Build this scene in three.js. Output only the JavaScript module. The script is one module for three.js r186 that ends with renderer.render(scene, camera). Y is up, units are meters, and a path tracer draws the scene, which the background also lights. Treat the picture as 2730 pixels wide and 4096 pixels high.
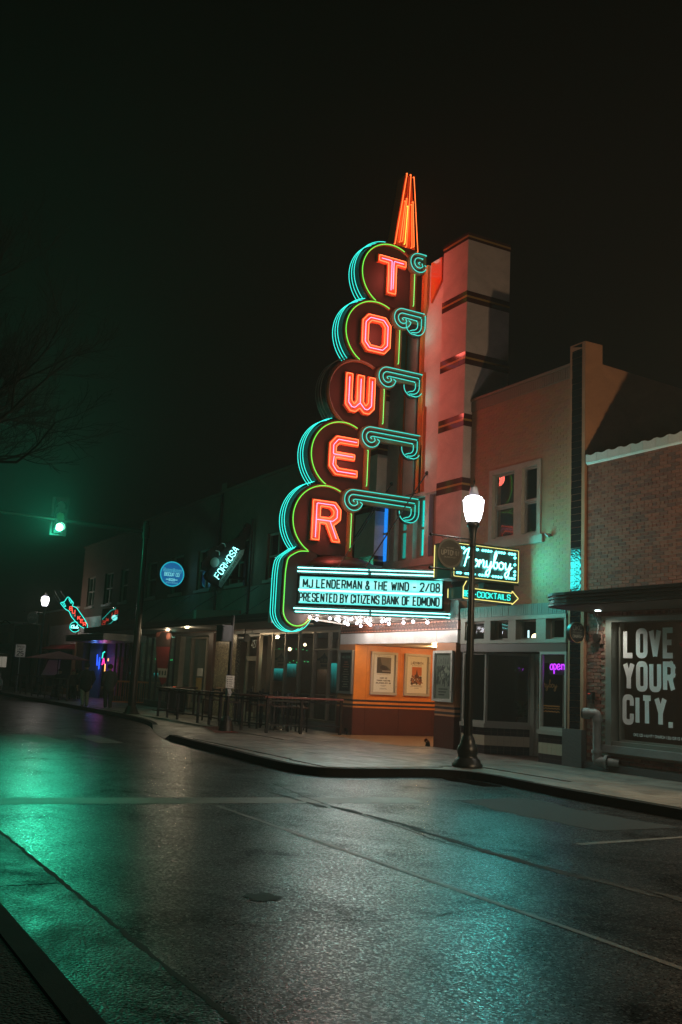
import * as THREE from 'three';
import { mergeGeometries } from 'three/addons/utils/BufferGeometryUtils.js';
import { MarchingCubes } from 'three/addons/objects/MarchingCubes.js';
import { RectAreaLightUniformsLib } from 'three/addons/lights/RectAreaLightUniformsLib.js';
import { createNoise2D, createNoise3D } from 'simplex-noise';

// ---------------------------------------------------------------- camera, sky, exposure
const scene = new THREE.Scene();
const camera = new THREE.PerspectiveCamera(54.43, 682 / 1024, 0.1, 600);
{
  const R = Math.PI / 180, yaw = 28.7 * R, pitch = 9.55 * R, roll = 2.69 * R;
  const fw = new THREE.Vector3(-Math.cos(yaw) * Math.cos(pitch), Math.sin(pitch), -Math.sin(yaw) * Math.cos(pitch));
  const r0 = fw.clone().cross(new THREE.Vector3(0, 1, 0)).normalize(), u0 = r0.clone().cross(fw);
  const r = r0.clone().multiplyScalar(Math.cos(roll)).addScaledVector(u0, Math.sin(roll));
  camera.position.set(0, 1.75, 0); camera.up.copy(r.cross(fw)); camera.lookAt(fw.clone().add(camera.position));
}
const renderer = new THREE.WebGLRenderer({ antialias: true });
renderer.toneMapping = THREE.LinearToneMapping; renderer.toneMappingExposure = 0.84; renderer.shadowMap.enabled = true;
RectAreaLightUniformsLib.init();
let seed = 7;
const rnd = () => { seed = (seed + 0x6d2b79f5) | 0; let t = Math.imul(seed ^ (seed >>> 15), 1 | seed); t = (t + Math.imul(t ^ (t >>> 7), 61 | t)) ^ t; return ((t ^ (t >>> 14)) >>> 0) / 4294967296; };
const rr = (a, b) => a + (b - a) * rnd();
const n2 = createNoise2D(rnd), n3 = createNoise3D(rnd);
{ // a foggy night sky, faintly lit by the town
  const W = 64, H = 32, d = new Float32Array(W * H * 4);
  for (let y = 0; y < H; y++) for (let x = 0; x < W; x++) {
    const e = (y + 0.5) / H * 2 - 1, g = 1 + 0.5 * Math.max(0, 1 - Math.abs(e) * 2.5);
    d.set([0.0006 * g, 0.00018 * g, 0.0001 * g, 1], (y * W + x) * 4);
  }
  const t = new THREE.DataTexture(d, W, H, THREE.RGBAFormat, THREE.FloatType); t.mapping = THREE.EquirectangularReflectionMapping; t.magFilter = THREE.LinearFilter; t.needsUpdate = true;
  scene.background = t; scene.environment = t;
}
const moon = new THREE.DirectionalLight(new THREE.Color(1, 0.86, 0.7), 0.004);
moon.position.set(30, 60, 50); moon.target.position.set(-20, 0, -12); moon.shadow.radius = 20; moon.castShadow = true;
Object.assign(moon.shadow.camera, { left: -60, right: 60, top: 40, bottom: -40, far: 200 }); scene.add(moon, moon.target);
scene.fog = new THREE.FogExp2(new THREE.Color(0.9, 0.95, 0.92), 0.0025);

// ---------------------------------------------------------------- helpers
const V = (x, y, z = 0) => new THREE.Vector3(x, y, z);
const L = (r, g, b) => new THREE.Color(r, g, b);
const mats = {};
function mat(name, color, o = {}) { const m = new THREE.MeshStandardMaterial({ color: L(...color), roughness: 0.7, ...o }); m.name = name; mats[name] = m; return m; }
function glow(name, rgb) { const m = new THREE.MeshStandardMaterial({ color: L(0.02, 0.02, 0.02), emissive: L(...rgb), roughness: 0.4 }); m.name = name; return m; }
const used = {};
function numbered(n) { used[n] = (used[n] ?? -1) + 1; return used[n] ? n + '_' + String(used[n]).padStart(3, '0') : n; }
function tag(o, label, category, group, kind) { Object.assign(o.userData, { label, category }); if (group) o.userData.group = group; if (kind) o.userData.kind = kind; return o; }
function thing(name, label, category, p = [0, 0, 0], group) { const o = new THREE.Group(); o.name = numbered(name); o.position.set(...p); scene.add(o); return tag(o, label, category, group); }
function part(name, geo, m, parent, label) {
  const o = new THREE.Mesh(Array.isArray(geo) ? join(geo) : geo, m); o.name = parent ? name : numbered(name); o.castShadow = o.receiveShadow = true; (parent ?? scene).add(o);
  if (label) o.userData.label = label; return o;
}
function struct(name, geo, m, label, category) { const o = part(name, geo, m); o.userData.kind = 'structure'; if (label) tag(o, label, category); return o; }
function join(list) { return mergeGeometries(list.map((g) => { g = g.index ? g.toNonIndexed() : g; for (const k of Object.keys(g.attributes)) if (!['position', 'normal', 'uv'].includes(k)) g.deleteAttribute(k); return g; })); }
function uvm(g) { // uv in metres from position and face direction
  const p = g.attributes.position, n = g.attributes.normal, a = new Float32Array(p.count * 2);
  for (let i = 0; i < p.count; i++) {
    const x = p.getX(i), y = p.getY(i), z = p.getZ(i), nx = Math.abs(n.getX(i)), ny = Math.abs(n.getY(i)), nz = Math.abs(n.getZ(i));
    if (ny >= nx && ny >= nz) a.set([x, z], i * 2); else if (nx > nz) a.set([z, y], i * 2); else a.set([x, y], i * 2);
  }
  g.setAttribute('uv', new THREE.BufferAttribute(a, 2)); return g;
}
function box(x0, x1, y0, y1, z0, z1) { const g = new THREE.BoxGeometry(Math.abs(x1 - x0), Math.abs(y1 - y0), Math.abs(z1 - z0)); g.translate((x0 + x1) / 2, (y0 + y1) / 2, (z0 + z1) / 2); return uvm(g); }
function poly(pts, depth, o = {}) { // extruded outline in xy, depth along z
  const s = new THREE.Shape(pts.map((p) => new THREE.Vector2(p[0], p[1])));
  for (const h of o.holes ?? []) s.holes.push(new THREE.Path(h.map((p) => new THREE.Vector2(p[0], p[1]))));
  const g = new THREE.ExtrudeGeometry(s, { depth, bevelEnabled: !!o.bevel, bevelSize: o.bevel ?? 0, bevelThickness: o.bevel ?? 0, bevelSegments: 1, curveSegments: 8 });
  return uvm(g);
}
const rect = (x0, x1, y0, y1) => [[x0, y0], [x1, y0], [x1, y1], [x0, y1]];
function wall(x0, x1, y0, y1, zf, thick, holes = []) { return poly(rect(x0, x1, y0, y1), thick, { holes: holes.map((h) => rect(...h)) }).translate(0, 0, zf - thick); }
function slab(pts, y0, y1) { const g = poly(pts.map(([x, z]) => [x, -z]), y1 - y0); g.rotateX(-Math.PI / 2); g.translate(0, y0, 0); return uvm(g); }
function pan(x0, x1, y0, y1, z) { return new THREE.PlaneGeometry(x1 - x0, y1 - y0).translate((x0 + x1) / 2, (y0 + y1) / 2, z); }
function cyl(r0, r1, y0, y1, x = 0, z = 0, n = 16) { const g = new THREE.CylinderGeometry(r1, r0, y1 - y0, n); g.translate(x, (y0 + y1) / 2, z); return g; }
function rod(a, b, r, n = 6) { return tube([a, b], r, { seg: n }); }
function tube(pts, r, o = {}) {
  const seg = o.seg ?? 6, N = pts.length, closed = !!o.closed, pos = [], nor = [], uv = [], idx = [];
  let up = null;
  for (let i = 0; i < N; i++) {
    const a = pts[closed ? (i - 1 + N) % N : Math.max(0, i - 1)], b = pts[closed ? (i + 1) % N : Math.min(N - 1, i + 1)], t = b.clone().sub(a).normalize();
    if (!up) up = Math.abs(t.y) > 0.9 ? V(1, 0, 0) : V(0, 1, 0);
    const s = t.clone().cross(up).normalize(); up = s.clone().cross(t).normalize();
    for (let k = 0; k <= seg; k++) { const q = k / seg * 2 * Math.PI, d = s.clone().multiplyScalar(Math.cos(q)).addScaledVector(up, Math.sin(q)), rad = typeof r === 'function' ? r(i / (N - 1)) : r; pos.push(pts[i].x + d.x * rad, pts[i].y + d.y * rad, pts[i].z + d.z * rad); nor.push(d.x, d.y, d.z); uv.push(k / seg, i / N); }
  }
  const M = closed ? N : N - 1, w = seg + 1;
  for (let i = 0; i < M; i++) for (let k = 0; k < seg; k++) { const a = i * w + k, b = ((i + 1) % N) * w + k; idx.push(a, b, a + 1, b, b + 1, a + 1); }
  const g = new THREE.BufferGeometry();
  g.setAttribute('position', new THREE.Float32BufferAttribute(pos, 3)); g.setAttribute('normal', new THREE.Float32BufferAttribute(nor, 3)); g.setAttribute('uv', new THREE.Float32BufferAttribute(uv, 2)); g.setIndex(idx); return g;
}
function fil(pts, rad, closed) { // rounds the corners of a polyline
  const out = [], N = pts.length;
  for (let i = 0; i < N; i++) {
    if (!closed && (i === 0 || i === N - 1)) { out.push(pts[i].clone()); continue; }
    const p = pts[i], a = pts[(i - 1 + N) % N].clone().sub(p), b = pts[(i + 1) % N].clone().sub(p), r = Math.min(rad, a.length() * 0.45, b.length() * 0.45);
    const A = p.clone().addScaledVector(a.normalize(), r), B = p.clone().addScaledVector(b.normalize(), r);
    for (let k = 0; k <= 4; k++) { const t = k / 4; out.push(A.clone().multiplyScalar((1 - t) ** 2).addScaledVector(p, 2 * t * (1 - t)).addScaledVector(B, t * t)); }
  }
  return out;
}
const arc = (cu, cv, r, a0, a1, n = 24, w = 0) => Array.from({ length: n + 1 }, (_, i) => { const a = (a0 + (a1 - a0) * i / n) * Math.PI / 180; return V(cu + r * Math.cos(a), cv + r * Math.sin(a), w); });
const smooth = (list, n = 24, w = 0) => new THREE.CatmullRomCurve3(list.map((p) => V(p[0], p[1], p[2] ?? w)), false, 'centripetal').getPoints(n);
function inset(p, d) { // moves a counter-clockwise outline inwards
  const N = p.length;
  return p.map((q, i) => {
    const a = p[(i - 1 + N) % N], b = p[(i + 1) % N], e = [q[0] - a[0], q[1] - a[1]], f = [b[0] - q[0], b[1] - q[1]], le = Math.hypot(...e), lf = Math.hypot(...f);
    const m = [-e[1] / le, e[0] / le], n = [-f[1] / lf, f[0] / lf], k = d / (1 + m[0] * n[0] + m[1] * n[1]);
    return [q[0] + (m[0] + n[0]) * k, q[1] + (m[1] + n[1]) * k];
  });
}
function perp(name, label, category, x, u0, v0) { // a sign across the pavement: u runs into the street wall, v up, w towards +x
  const g = thing(name, label, category, [x, v0, -u0]); g.rotation.y = Math.PI / 2; return g;
}
function pointLight(name, rgb, i, p, rad = 2, parent = scene) { const l = new THREE.PointLight(L(...rgb), i); l.position.set(...p); l.shadow.radius = rad; l.castShadow = true; l.name = name; parent.add(l); return l; }
function bulbLight(name, rgb, i, p, rad) { return pointLight(name, rgb, i, p, rad); }
function canvasTex(w, h, draw, srgb = true) { const c = document.createElement('canvas'); c.width = w; c.height = h; const x = c.getContext('2d'); draw(x, w, h); const t = new THREE.CanvasTexture(c); if (srgb) t.colorSpace = THREE.SRGBColorSpace; return t; }

// stroke letters, one unit high and wide
const G = {
  A: ['', [0, 0, 0.42, 1, 0.58, 1, 1, 0], [0.15, 0.3, 0.85, 0.3]], B: ['', [0, 0.5, 0.7, 0.5, 0.95, 0.6, 0.95, 0.9, 0.7, 1, 0, 1, 0, 0, 0.75, 0, 1, 0.12, 1, 0.4, 0.75, 0.5]], C: ['r', [1, 0.66, 1, 1, 0, 1, 0, 0, 1, 0, 1, 0.34]],
  D: ['', [0, 0, 0, 1, 0.7, 1, 1, 0.82, 1, 0.18, 0.7, 0, 0, 0]], E: ['', [1, 1, 0, 1, 0, 0, 1, 0], [0, 0.52, 0.85, 0.52]], F: ['', [1, 1, 0, 1, 0, 0], [0, 0.52, 0.85, 0.52]], G: ['r', [1, 0.7, 1, 1, 0, 1, 0, 0, 1, 0, 1, 0.5, 0.6, 0.5]],
  H: ['', [0, 0, 0, 1], [1, 0, 1, 1], [0, 0.5, 1, 0.5]], I: ['', [0, 0, 0, 1]], J: ['r', [1, 1, 1, 0, 0, 0, 0, 0.3]], K: ['', [0, 0, 0, 1], [1, 1, 0.08, 0.42], [0.32, 0.56, 1, 0]], L: ['', [0, 1, 0, 0, 1, 0]],
  M: ['', [0, 0, 0, 1, 0.5, 0.25, 1, 1, 1, 0]], N: ['', [0, 0, 0, 1, 1, 0, 1, 1]], O: ['rc', [0, 0.5, 0, 1, 1, 1, 1, 0, 0, 0]], P: ['', [0, 0, 0, 1, 0.75, 1, 1, 0.88, 1, 0.56, 0.75, 0.44, 0, 0.44]],
  R: ['', [0, 0, 0, 1, 0.75, 1, 1, 0.88, 1, 0.6, 0.75, 0.48, 0, 0.48], [0.62, 0.48, 1, 0]], S: ['r', [1, 0.72, 1, 1, 0, 1, 0, 0.54, 1, 0.46, 1, 0, 0, 0, 0, 0.28]], T: ['', [0, 1, 1, 1], [0.5, 1, 0.5, 0]], U: ['r', [0, 1, 0, 0, 1, 0, 1, 1]],
  V: ['', [0, 1, 0.5, 0, 1, 1]], W: ['', [0, 1, 0.25, 0, 0.5, 0.8, 0.75, 0, 1, 1]], Y: ['', [0, 1, 0.5, 0.45, 1, 1], [0.5, 0.45, 0.5, 0]], Z: ['', [0, 1, 1, 1, 0, 0, 1, 0]], '&': ['', [1, 0.4, 0.6, 0, 0.2, 0, 0, 0.2, 0.1, 0.4, 0.7, 0.75, 0.65, 0.95, 0.4, 1, 0.2, 0.9, 0.25, 0.7, 1, 0]],
  0: ['rc', [0, 0.5, 0, 1, 1, 1, 1, 0, 0, 0]], 2: ['', [0, 0.75, 0.05, 0.92, 0.3, 1, 0.75, 1, 1, 0.88, 1, 0.65, 0, 0, 1, 0]], 4: ['', [0.75, 0, 0.75, 1, 0, 0.3, 1, 0.3]], 5: ['', [1, 1, 0.05, 1, 0, 0.55, 0.7, 0.58, 1, 0.45, 1, 0.15, 0.7, 0, 0.25, 0, 0, 0.15]], 7: ['', [0, 1, 1, 1, 0.35, 0]],
  8: ['', [0.5, 0.52, 0.1, 0.6, 0.05, 0.9, 0.3, 1, 0.7, 1, 0.95, 0.9, 0.9, 0.6, 0.5, 0.52, 0, 0.42, 0, 0.12, 0.25, 0, 0.75, 0, 1, 0.12, 1, 0.42, 0.5, 0.52]], '-': ['', [0.1, 0.45, 0.9, 0.45]], '/': ['', [0, 0, 1, 1]], '.': ['', [0, 0, 0, 0.02]], '!': ['', [0, 0.25, 0, 1], [0, 0, 0, 0.06]],
};
const NARROW = { I: 0, '.': 0, '!': 0 }, WIDE = { M: 1.25, W: 1.4, '&': 1.1 };
// calls back with each stroke of a text as points; returns its length
function strokes(text, h, w, gap, cb) {
  let x = 0;
  for (const ch of text) {
    if (ch === ' ') { x += w * 0.75; continue; }
    const g = G[ch], cw = ch in NARROW ? NARROW[ch] * w : w * (WIDE[ch] ?? 1); if (!g) continue;
    for (const s of g.slice(1)) {
      let p = []; for (let i = 0; i < s.length; i += 2) p.push(V(x + s[i] * cw, s[i + 1] * h, 0));
      const closed = g[0].includes('c');
      if (g[0].includes('r')) p = fil(p, Math.min(cw, h) * 0.42, closed);
      if (closed) p.push(p[0].clone());
      cb(p, ch);
    }
    x += cw + gap;
  }
  return x - gap;
}
function drawText(c, text, x, y, h, w, gap, lw, align = 0) { // on a canvas, y is the base line
  const len = strokes(text, h, w, gap, () => 0), x0 = x - len * align;
  c.lineWidth = lw; c.lineJoin = 'miter'; c.lineCap = 'butt'; c.miterLimit = 3;
  strokes(text, h - lw, w, gap, (p) => { c.beginPath(); p.forEach((q, i) => c[i ? 'lineTo' : 'moveTo'](x0 + q.x, y - lw / 2 - q.y)); c.stroke(); });
}
function ribbon(p, w, z = 0) { // a flat stroke in xy
  const N = p.length, pos = [], idx = [], closed = p[0].distanceTo(p[N - 1]) < 1e-6;
  for (let i = 0; i < N; i++) {
    const a = p[closed && i === 0 ? N - 2 : Math.max(0, i - 1)], b = p[closed && i === N - 1 ? 1 : Math.min(N - 1, i + 1)], q = p[i];
    let e = q.clone().sub(a), f = b.clone().sub(q); if (e.length() < 1e-9) e = f.clone(); if (f.length() < 1e-9) f = e.clone(); e.normalize(); f.normalize();
    const n = V(-e.y - f.y, e.x + f.x), k = Math.min(1.8, 2 / Math.max(0.35, 1 + e.dot(f))) * 0.5 * w / 2; 
    pos.push(q.x + n.x * k, q.y + n.y * k, z, q.x - n.x * k, q.y - n.y * k, z);
    if (i) idx.push(2 * i - 2, 2 * i - 1, 2 * i, 2 * i, 2 * i - 1, 2 * i + 1);
  }
  const g = new THREE.BufferGeometry(); g.setAttribute('position', new THREE.Float32BufferAttribute(pos, 3)); g.setIndex(idx); g.computeVertexNormals(); return uvm(g);
}

// ---------------------------------------------------------------- textures and materials
function dataTex(N, f, repeat, channels = 1) {
  const d = new Uint8Array(N * N * 4);
  for (let y = 0; y < N; y++) for (let x = 0; x < N; x++) { const v = f(x, y), o = (y * N + x) * 4; if (Array.isArray(v)) d.set([...v.map((q) => Math.max(0, Math.min(255, q))), 255], o); else d.fill(Math.max(0, Math.min(255, v)), o, o + 3), d[o + 3] = 255; }
  const t = new THREE.DataTexture(d, N, N); t.wrapS = t.wrapT = THREE.RepeatWrapping; t.magFilter = THREE.LinearFilter; t.repeat.set(1 / repeat, 1 / repeat); t.needsUpdate = true; return t;
}
const tau = Math.PI * 2;
function loopNoise(x, y, N, f, s = 0) { const a = x / N * tau, b = y / N * tau, r = f / tau; return n3(Math.cos(a) * r + s, Math.sin(a) * r + Math.cos(b) * r * 1.7, Math.sin(b) * r * 1.3 - s); }
function fbm(x, y, N, f, o = 4) { let v = 0, a = 0.5; for (let i = 0; i < o; i++) { v += a * loopNoise(x, y, N, f, i * 17); f *= 2.1; a *= 0.5; } return v; }
const gravel = (() => { // heights of small stones pressed into tar
  const N = 1024, h = new Float32Array(N * N), s = new Float32Array(N * N).fill(0.12);
  for (let i = 0; i < 36000; i++) {
    const cx = rnd() * N, cy = rnd() * N, r = rr(1.8, 5.4), top = rr(0.25, 1), R = Math.ceil(r), shine = rnd() < 0.16 ? 1 : rnd() * rnd() * 0.55;
    for (let y = -R; y <= R; y++) for (let x = -R; x <= R; x++) { const q = (x * x + y * y) / (r * r); if (q < 1) { const o = (((cy + y | 0) + N) % N) * N + ((cx + x | 0) + N) % N; const v = top * Math.sqrt(1 - q); if (v > h[o]) { h[o] = v; s[o] = shine; } } }
  }
  return { N, h, s };
})();
const asphaltBump = dataTex(1024, (x, y) => 255 * gravel.h[y * 1024 + x], 2.6);
const asphaltMap = dataTex(1024, (x, y) => { const h = gravel.h[y * 1024 + x], v = 20 + 150 * gravel.s[y * 1024 + x] * (0.4 + 0.6 * h) + 16 * fbm(x, y, 1024, 5, 3); return [v, v * 0.99, v * 0.96]; }, 2.6); asphaltMap.colorSpace = THREE.SRGBColorSpace;
const stoneRough = dataTex(1024, (x, y) => { const h = gravel.h[y * 1024 + x]; return 255 * (h > 0.75 ? 0.24 : 0.5 - 0.12 * h + 0.1 * loopNoise(x, y, 1024, 40)); }, 2.6);
const wetSpec = (() => { const N = 2048, B = 256, d = new Uint8Array(N * N * 4), big = new Float32Array(B * B); for (let y = 0; y < B; y++) for (let x = 0; x < B; x++) big[y * B + x] = 0.6 + 0.85 * fbm(x, y, B, 4, 4); for (let y = 0; y < N; y++) for (let x = 0; x < N; x++) { const v = Math.max(0.12, big[(y >> 3) * B + (x >> 3)]) * (0.1 + 0.9 * gravel.s[(y & 1023) * 1024 + (x & 1023)]); d.set([255, 255, 255, Math.max(0, Math.min(255, 255 * v))], (y * N + x) * 4); } const t = new THREE.DataTexture(d, N, N); t.wrapS = t.wrapT = THREE.RepeatWrapping; t.magFilter = THREE.LinearFilter; t.repeat.set(1 / 5.2, 1 / 5.2); t.needsUpdate = true; return t; })();
const plasterBump = dataTex(512, (x, y) => 128 + 70 * fbm(x, y, 512, 24, 4), 2.2);
const plasterMap = dataTex(512, (x, y) => { const v = 225 + 45 * fbm(x, y, 512, 4, 5) + 14 * loopNoise(x, y, 512, 60); return [v, v, v]; }, 3.1);
const concreteMap = dataTex(512, (x, y) => { const s = fbm(x, y, 512, 4, 5), v = 188 + 125 * s + 26 * (rnd() - 0.5); return [v, v * 0.98, v * 0.95]; }, 3.7);
const concreteRough = dataTex(512, (x, y) => 255 * (0.62 + 0.3 * fbm(x, y, 512, 5, 5)), 4.3);
const grainBump = dataTex(512, (x, y) => 255 * rnd() * 0.4 + 60 * fbm(x, y, 512, 40, 3) + 70, 1.1);

const M = {
  asphalt: Object.assign(new THREE.MeshPhysicalMaterial({ color: L(0.34, 0.34, 0.34), map: asphaltMap, bumpMap: asphaltBump, bumpScale: 0.0012, roughness: 0.85, roughnessMap: stoneRough, specularIntensityMap: wetSpec, specularIntensity: 1.35 }), { name: 'wet asphalt' }),
  paint: mat('worn road paint', [0.13, 0.13, 0.12], { map: concreteMap, bumpMap: asphaltBump, bumpScale: 0.003, roughness: 0.5 }),
  crack: mat('tar crack', [0.006, 0.006, 0.006], { roughness: 0.9 }),
  patch: Object.assign(new THREE.MeshPhysicalMaterial({ color: L(0.012, 0.012, 0.012), bumpMap: asphaltBump, bumpScale: 0.002, roughness: 0.75, specularIntensity: 0.6 }), { name: 'tar patch' }),
  concrete: mat('concrete', [0.2, 0.185, 0.16], { map: concreteMap, bumpMap: grainBump, bumpScale: 0.0015, roughness: 0.85, roughnessMap: concreteRough }),
  gutter: Object.assign(new THREE.MeshPhysicalMaterial({ color: L(0.022, 0.022, 0.02), map: concreteMap, bumpMap: asphaltBump, bumpScale: 0.004, roughness: 0.7, roughnessMap: concreteRough, specularIntensity: 0.8, specularIntensityMap: wetSpec }), { name: 'wet gutter concrete' }),
  kerb: Object.assign(new THREE.MeshPhysicalMaterial({ color: L(0.022, 0.021, 0.019), map: concreteMap, bumpMap: grainBump, bumpScale: 0.003, roughness: 0.95, specularIntensity: 0.25 }), { name: 'kerb concrete' }),
  soil: mat('dark mulch', [0.012, 0.011, 0.01], { bumpMap: asphaltBump, bumpScale: 0.02, roughness: 1 }),
  ground: mat('ground', [0.04, 0.04, 0.038], { roughness: 1 }),
  plaster: mat('cream plaster', [0.62, 0.5, 0.47], { map: plasterMap, bumpMap: plasterBump, bumpScale: 0.004, roughness: 0.8 }),
  greyPlaster: mat('grey plaster', [0.34, 0.36, 0.34], { map: plasterMap, bumpMap: plasterBump, bumpScale: 0.003 }),
  whitePanel: mat('white glazed panel', [0.7, 0.7, 0.7], { roughness: 0.25, map: plasterMap }),
  maroonGlass: mat('maroon glazed band', [0.06, 0.012, 0.01], { roughness: 0.12 }),
  yellowGlass: mat('ochre glazed line', [0.4, 0.22, 0.06], { roughness: 0.15 }),
  maroon: mat('maroon panel', [0.085, 0.022, 0.014], { roughness: 0.35, map: plasterMap }),
  orange: mat('orange panel', [0.72, 0.22, 0.025], { roughness: 0.4, map: plasterMap }),
  salmon: mat('salmon tile', [0.42, 0.15, 0.09], { roughness: 0.3 }),
  brownTile: mat('brown triangle', [0.06, 0.025, 0.018], { roughness: 0.25 }),
  orangePaint: mat('orange paint', [0.6, 0.16, 0.03], { roughness: 0.5 }),
  darkBrown: mat('dark brown enamel', [0.022, 0.009, 0.007], { roughness: 0.7 }),
  cabinet: mat('sign cabinet', [0.03, 0.016, 0.011], { roughness: 0.4, map: plasterMap }),
  rust: mat('ochre enamel', [0.22, 0.11, 0.035], { roughness: 0.4, map: plasterMap }),
  letterFace: mat('salmon enamel', [0.62, 0.15, 0.045], { roughness: 0.45 }),
  scroll: mat('olive enamel', [0.12, 0.13, 0.06], { roughness: 0.35 }),
  blackMetal: mat('black metal', [0.012, 0.013, 0.012], { roughness: 0.35, metalness: 0.2 }),
  darkMetal: mat('dark bronze metal', [0.03, 0.027, 0.022], { roughness: 0.35, metalness: 0.5 }),
  chrome: mat('worn steel', [0.4, 0.4, 0.38], { roughness: 0.3, metalness: 0.9 }),
  galv: mat('galvanised steel', [0.27, 0.28, 0.27], { roughness: 0.5, metalness: 0.15, map: plasterMap }),
  tan: mat('tan painted brick', [0.36, 0.17, 0.09], { map: plasterMap, bumpMap: plasterBump, bumpScale: 0.003, roughness: 0.85 }),
  trim: mat('cream painted wood', [0.3, 0.265, 0.21], { roughness: 0.6, map: plasterMap }),
  white: mat('white paint', [0.7, 0.69, 0.66], { roughness: 0.5 }),
  mortar: mat('mortar', [0.22, 0.16, 0.115], { bumpMap: grainBump, bumpScale: 0.002, roughness: 0.95 }),
  blackTile: mat('black glass tile', [0.008, 0.008, 0.009], { roughness: 0.06, bumpMap: plasterBump, bumpScale: 0.011 }),
  creamTile: mat('cream tile', [0.5, 0.44, 0.33], { roughness: 0.3 }),
  plumTile: mat('dark plum tile', [0.03, 0.018, 0.022], { roughness: 0.2 }),
  stone: mat('rough stone', [0.09, 0.085, 0.08], { bumpMap: plasterBump, bumpScale: 0.012, roughness: 0.95 }),
  interior: mat('dark interior', [0.05, 0.045, 0.04], { roughness: 0.9 }),
  interiorWarm: mat('interior wall', [0.2, 0.14, 0.1], { roughness: 0.9, map: plasterMap }),
  leftBrick: mat('brown brick wall', [0.15, 0.085, 0.06], { map: plasterMap, bumpMap: plasterBump, bumpScale: 0.006, roughness: 0.9 }),
  stucco: mat('pebble stucco', [0.19, 0.19, 0.16], { map: plasterMap, bumpMap: grainBump, bumpScale: 0.008, roughness: 0.95 }),
  canopy: mat('canopy metal', [0.06, 0.06, 0.055], { roughness: 0.5, metalness: 0.3 }),
  wood: mat('dark wood', [0.05, 0.022, 0.012], { roughness: 0.5 }),
  bark: mat('bark', [0.02, 0.018, 0.015], { roughness: 1 }),
  unlitGlass: mat('unlit neon glass', [0.2, 0.25, 0.23], { roughness: 0.1 }),
  red: mat('red cloth', [0.35, 0.02, 0.025], { roughness: 0.85 }),
  orangeRail: mat('orange painted rail', [0.55, 0.14, 0.04], { roughness: 0.5 }),
};
M.glass = new THREE.MeshPhysicalMaterial({ color: L(0.86, 0.9, 0.88), transmission: 1, thickness: 0, roughness: 0.02, ior: 1.5, specularIntensity: 1 }); M.glass.name = 'window glass';
const N = {
  scroll: glow('scroll cyan neon', [0.05, 1.05, 0.85]), cyan: glow('cyan neon', [0.07, 1.75, 1.45]), cyanWhite: glow('pale cyan neon', [1.6, 6, 5.6]), green: glow('green neon', [0.25, 1.5, 0.12]), red: glow('red neon', [3.9, 0.55, 0.17]),
  violet: glow('violet neon', [1.1, 0.8, 1.5]), spire: glow('orange neon', [3.6, 0.5, 0.1]), yellow: glow('yellow neon', [1.5, 1.3, 0.35]), white: glow('white lamp', [9, 9, 9.8]), bulb: glow('white bulb', [9, 9, 10]),
  purple: glow('purple neon', [1.3, 0.08, 2.6]), redSign: glow('red sign neon', [2.6, 0.2, 0.12]), blue: glow('blue neon', [0.05, 0.25, 3]), greenLamp: glow('green signal lamp', [3, 14, 9]), redDot: glow('small red lamp', [4, 0.4, 0.1]), greenDot: glow('green string light', [0.05, 2, 0.5]), teal: (() => { const t = canvasTex(64, 64, (c) => { const g = c.createLinearGradient(0, 0, 0, 64); g.addColorStop(0, '#ffffff'); g.addColorStop(0.35, '#9a9a9a'); g.addColorStop(1, '#161616'); c.fillStyle = g; c.fillRect(0, 0, 64, 64); for (let i = 0; i < 9; i++) { c.fillStyle = `rgba(0,0,0,${0.2 + rnd() * 0.4})`; c.fillRect(rnd() * 60, 20 + rnd() * 20, 2 + rnd() * 5, 44); } }), m = new THREE.MeshStandardMaterial({ color: L(0.02, 0.02, 0.02), emissive: L(0.02, 0.42, 0.38), emissiveMap: t }); m.name = 'cyan lit screen'; return m; })(), warm: glow('warm lamp', [6, 4.4, 2.6]), pink: glow('pink neon', [2.6, 0.1, 0.9]), amber: glow('amber neon', [3, 1.2, 0.3]),
};

function sheet(pts, y) { const s = new THREE.Shape(pts.map(([x, z]) => new THREE.Vector2(x, -z))), g = new THREE.ShapeGeometry(s); g.rotateX(-Math.PI / 2); g.translate(0, y, 0); return uvm(g); }
const wob = (x0, x1, z0, z1, n, a) => { const p = []; for (let i = 0; i <= n; i++) p.push([x0 + (x1 - x0) * i / n + rr(-a, a), z0 + rr(-a, a)]); for (let i = n; i >= 0; i--) p.push([x0 + (x1 - x0) * i / n + rr(-a, a), z1 + rr(-a, a)]); return p; };

// ---------------------------------------------------------------- ground, road, pavements
struct('ground', slab([[-260, 60], [80, 60], [80, -160], [-260, -160]], -0.3, -0.06), M.ground, 'dark ground around and beyond the street', 'ground');
struct('road', slab([[-200, -2.25], [30, -2.25], [30, -12.3], [-200, -12.3]], -0.05, 0), M.asphalt, 'wet dark asphalt street in front of the theatre', 'road');
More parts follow.
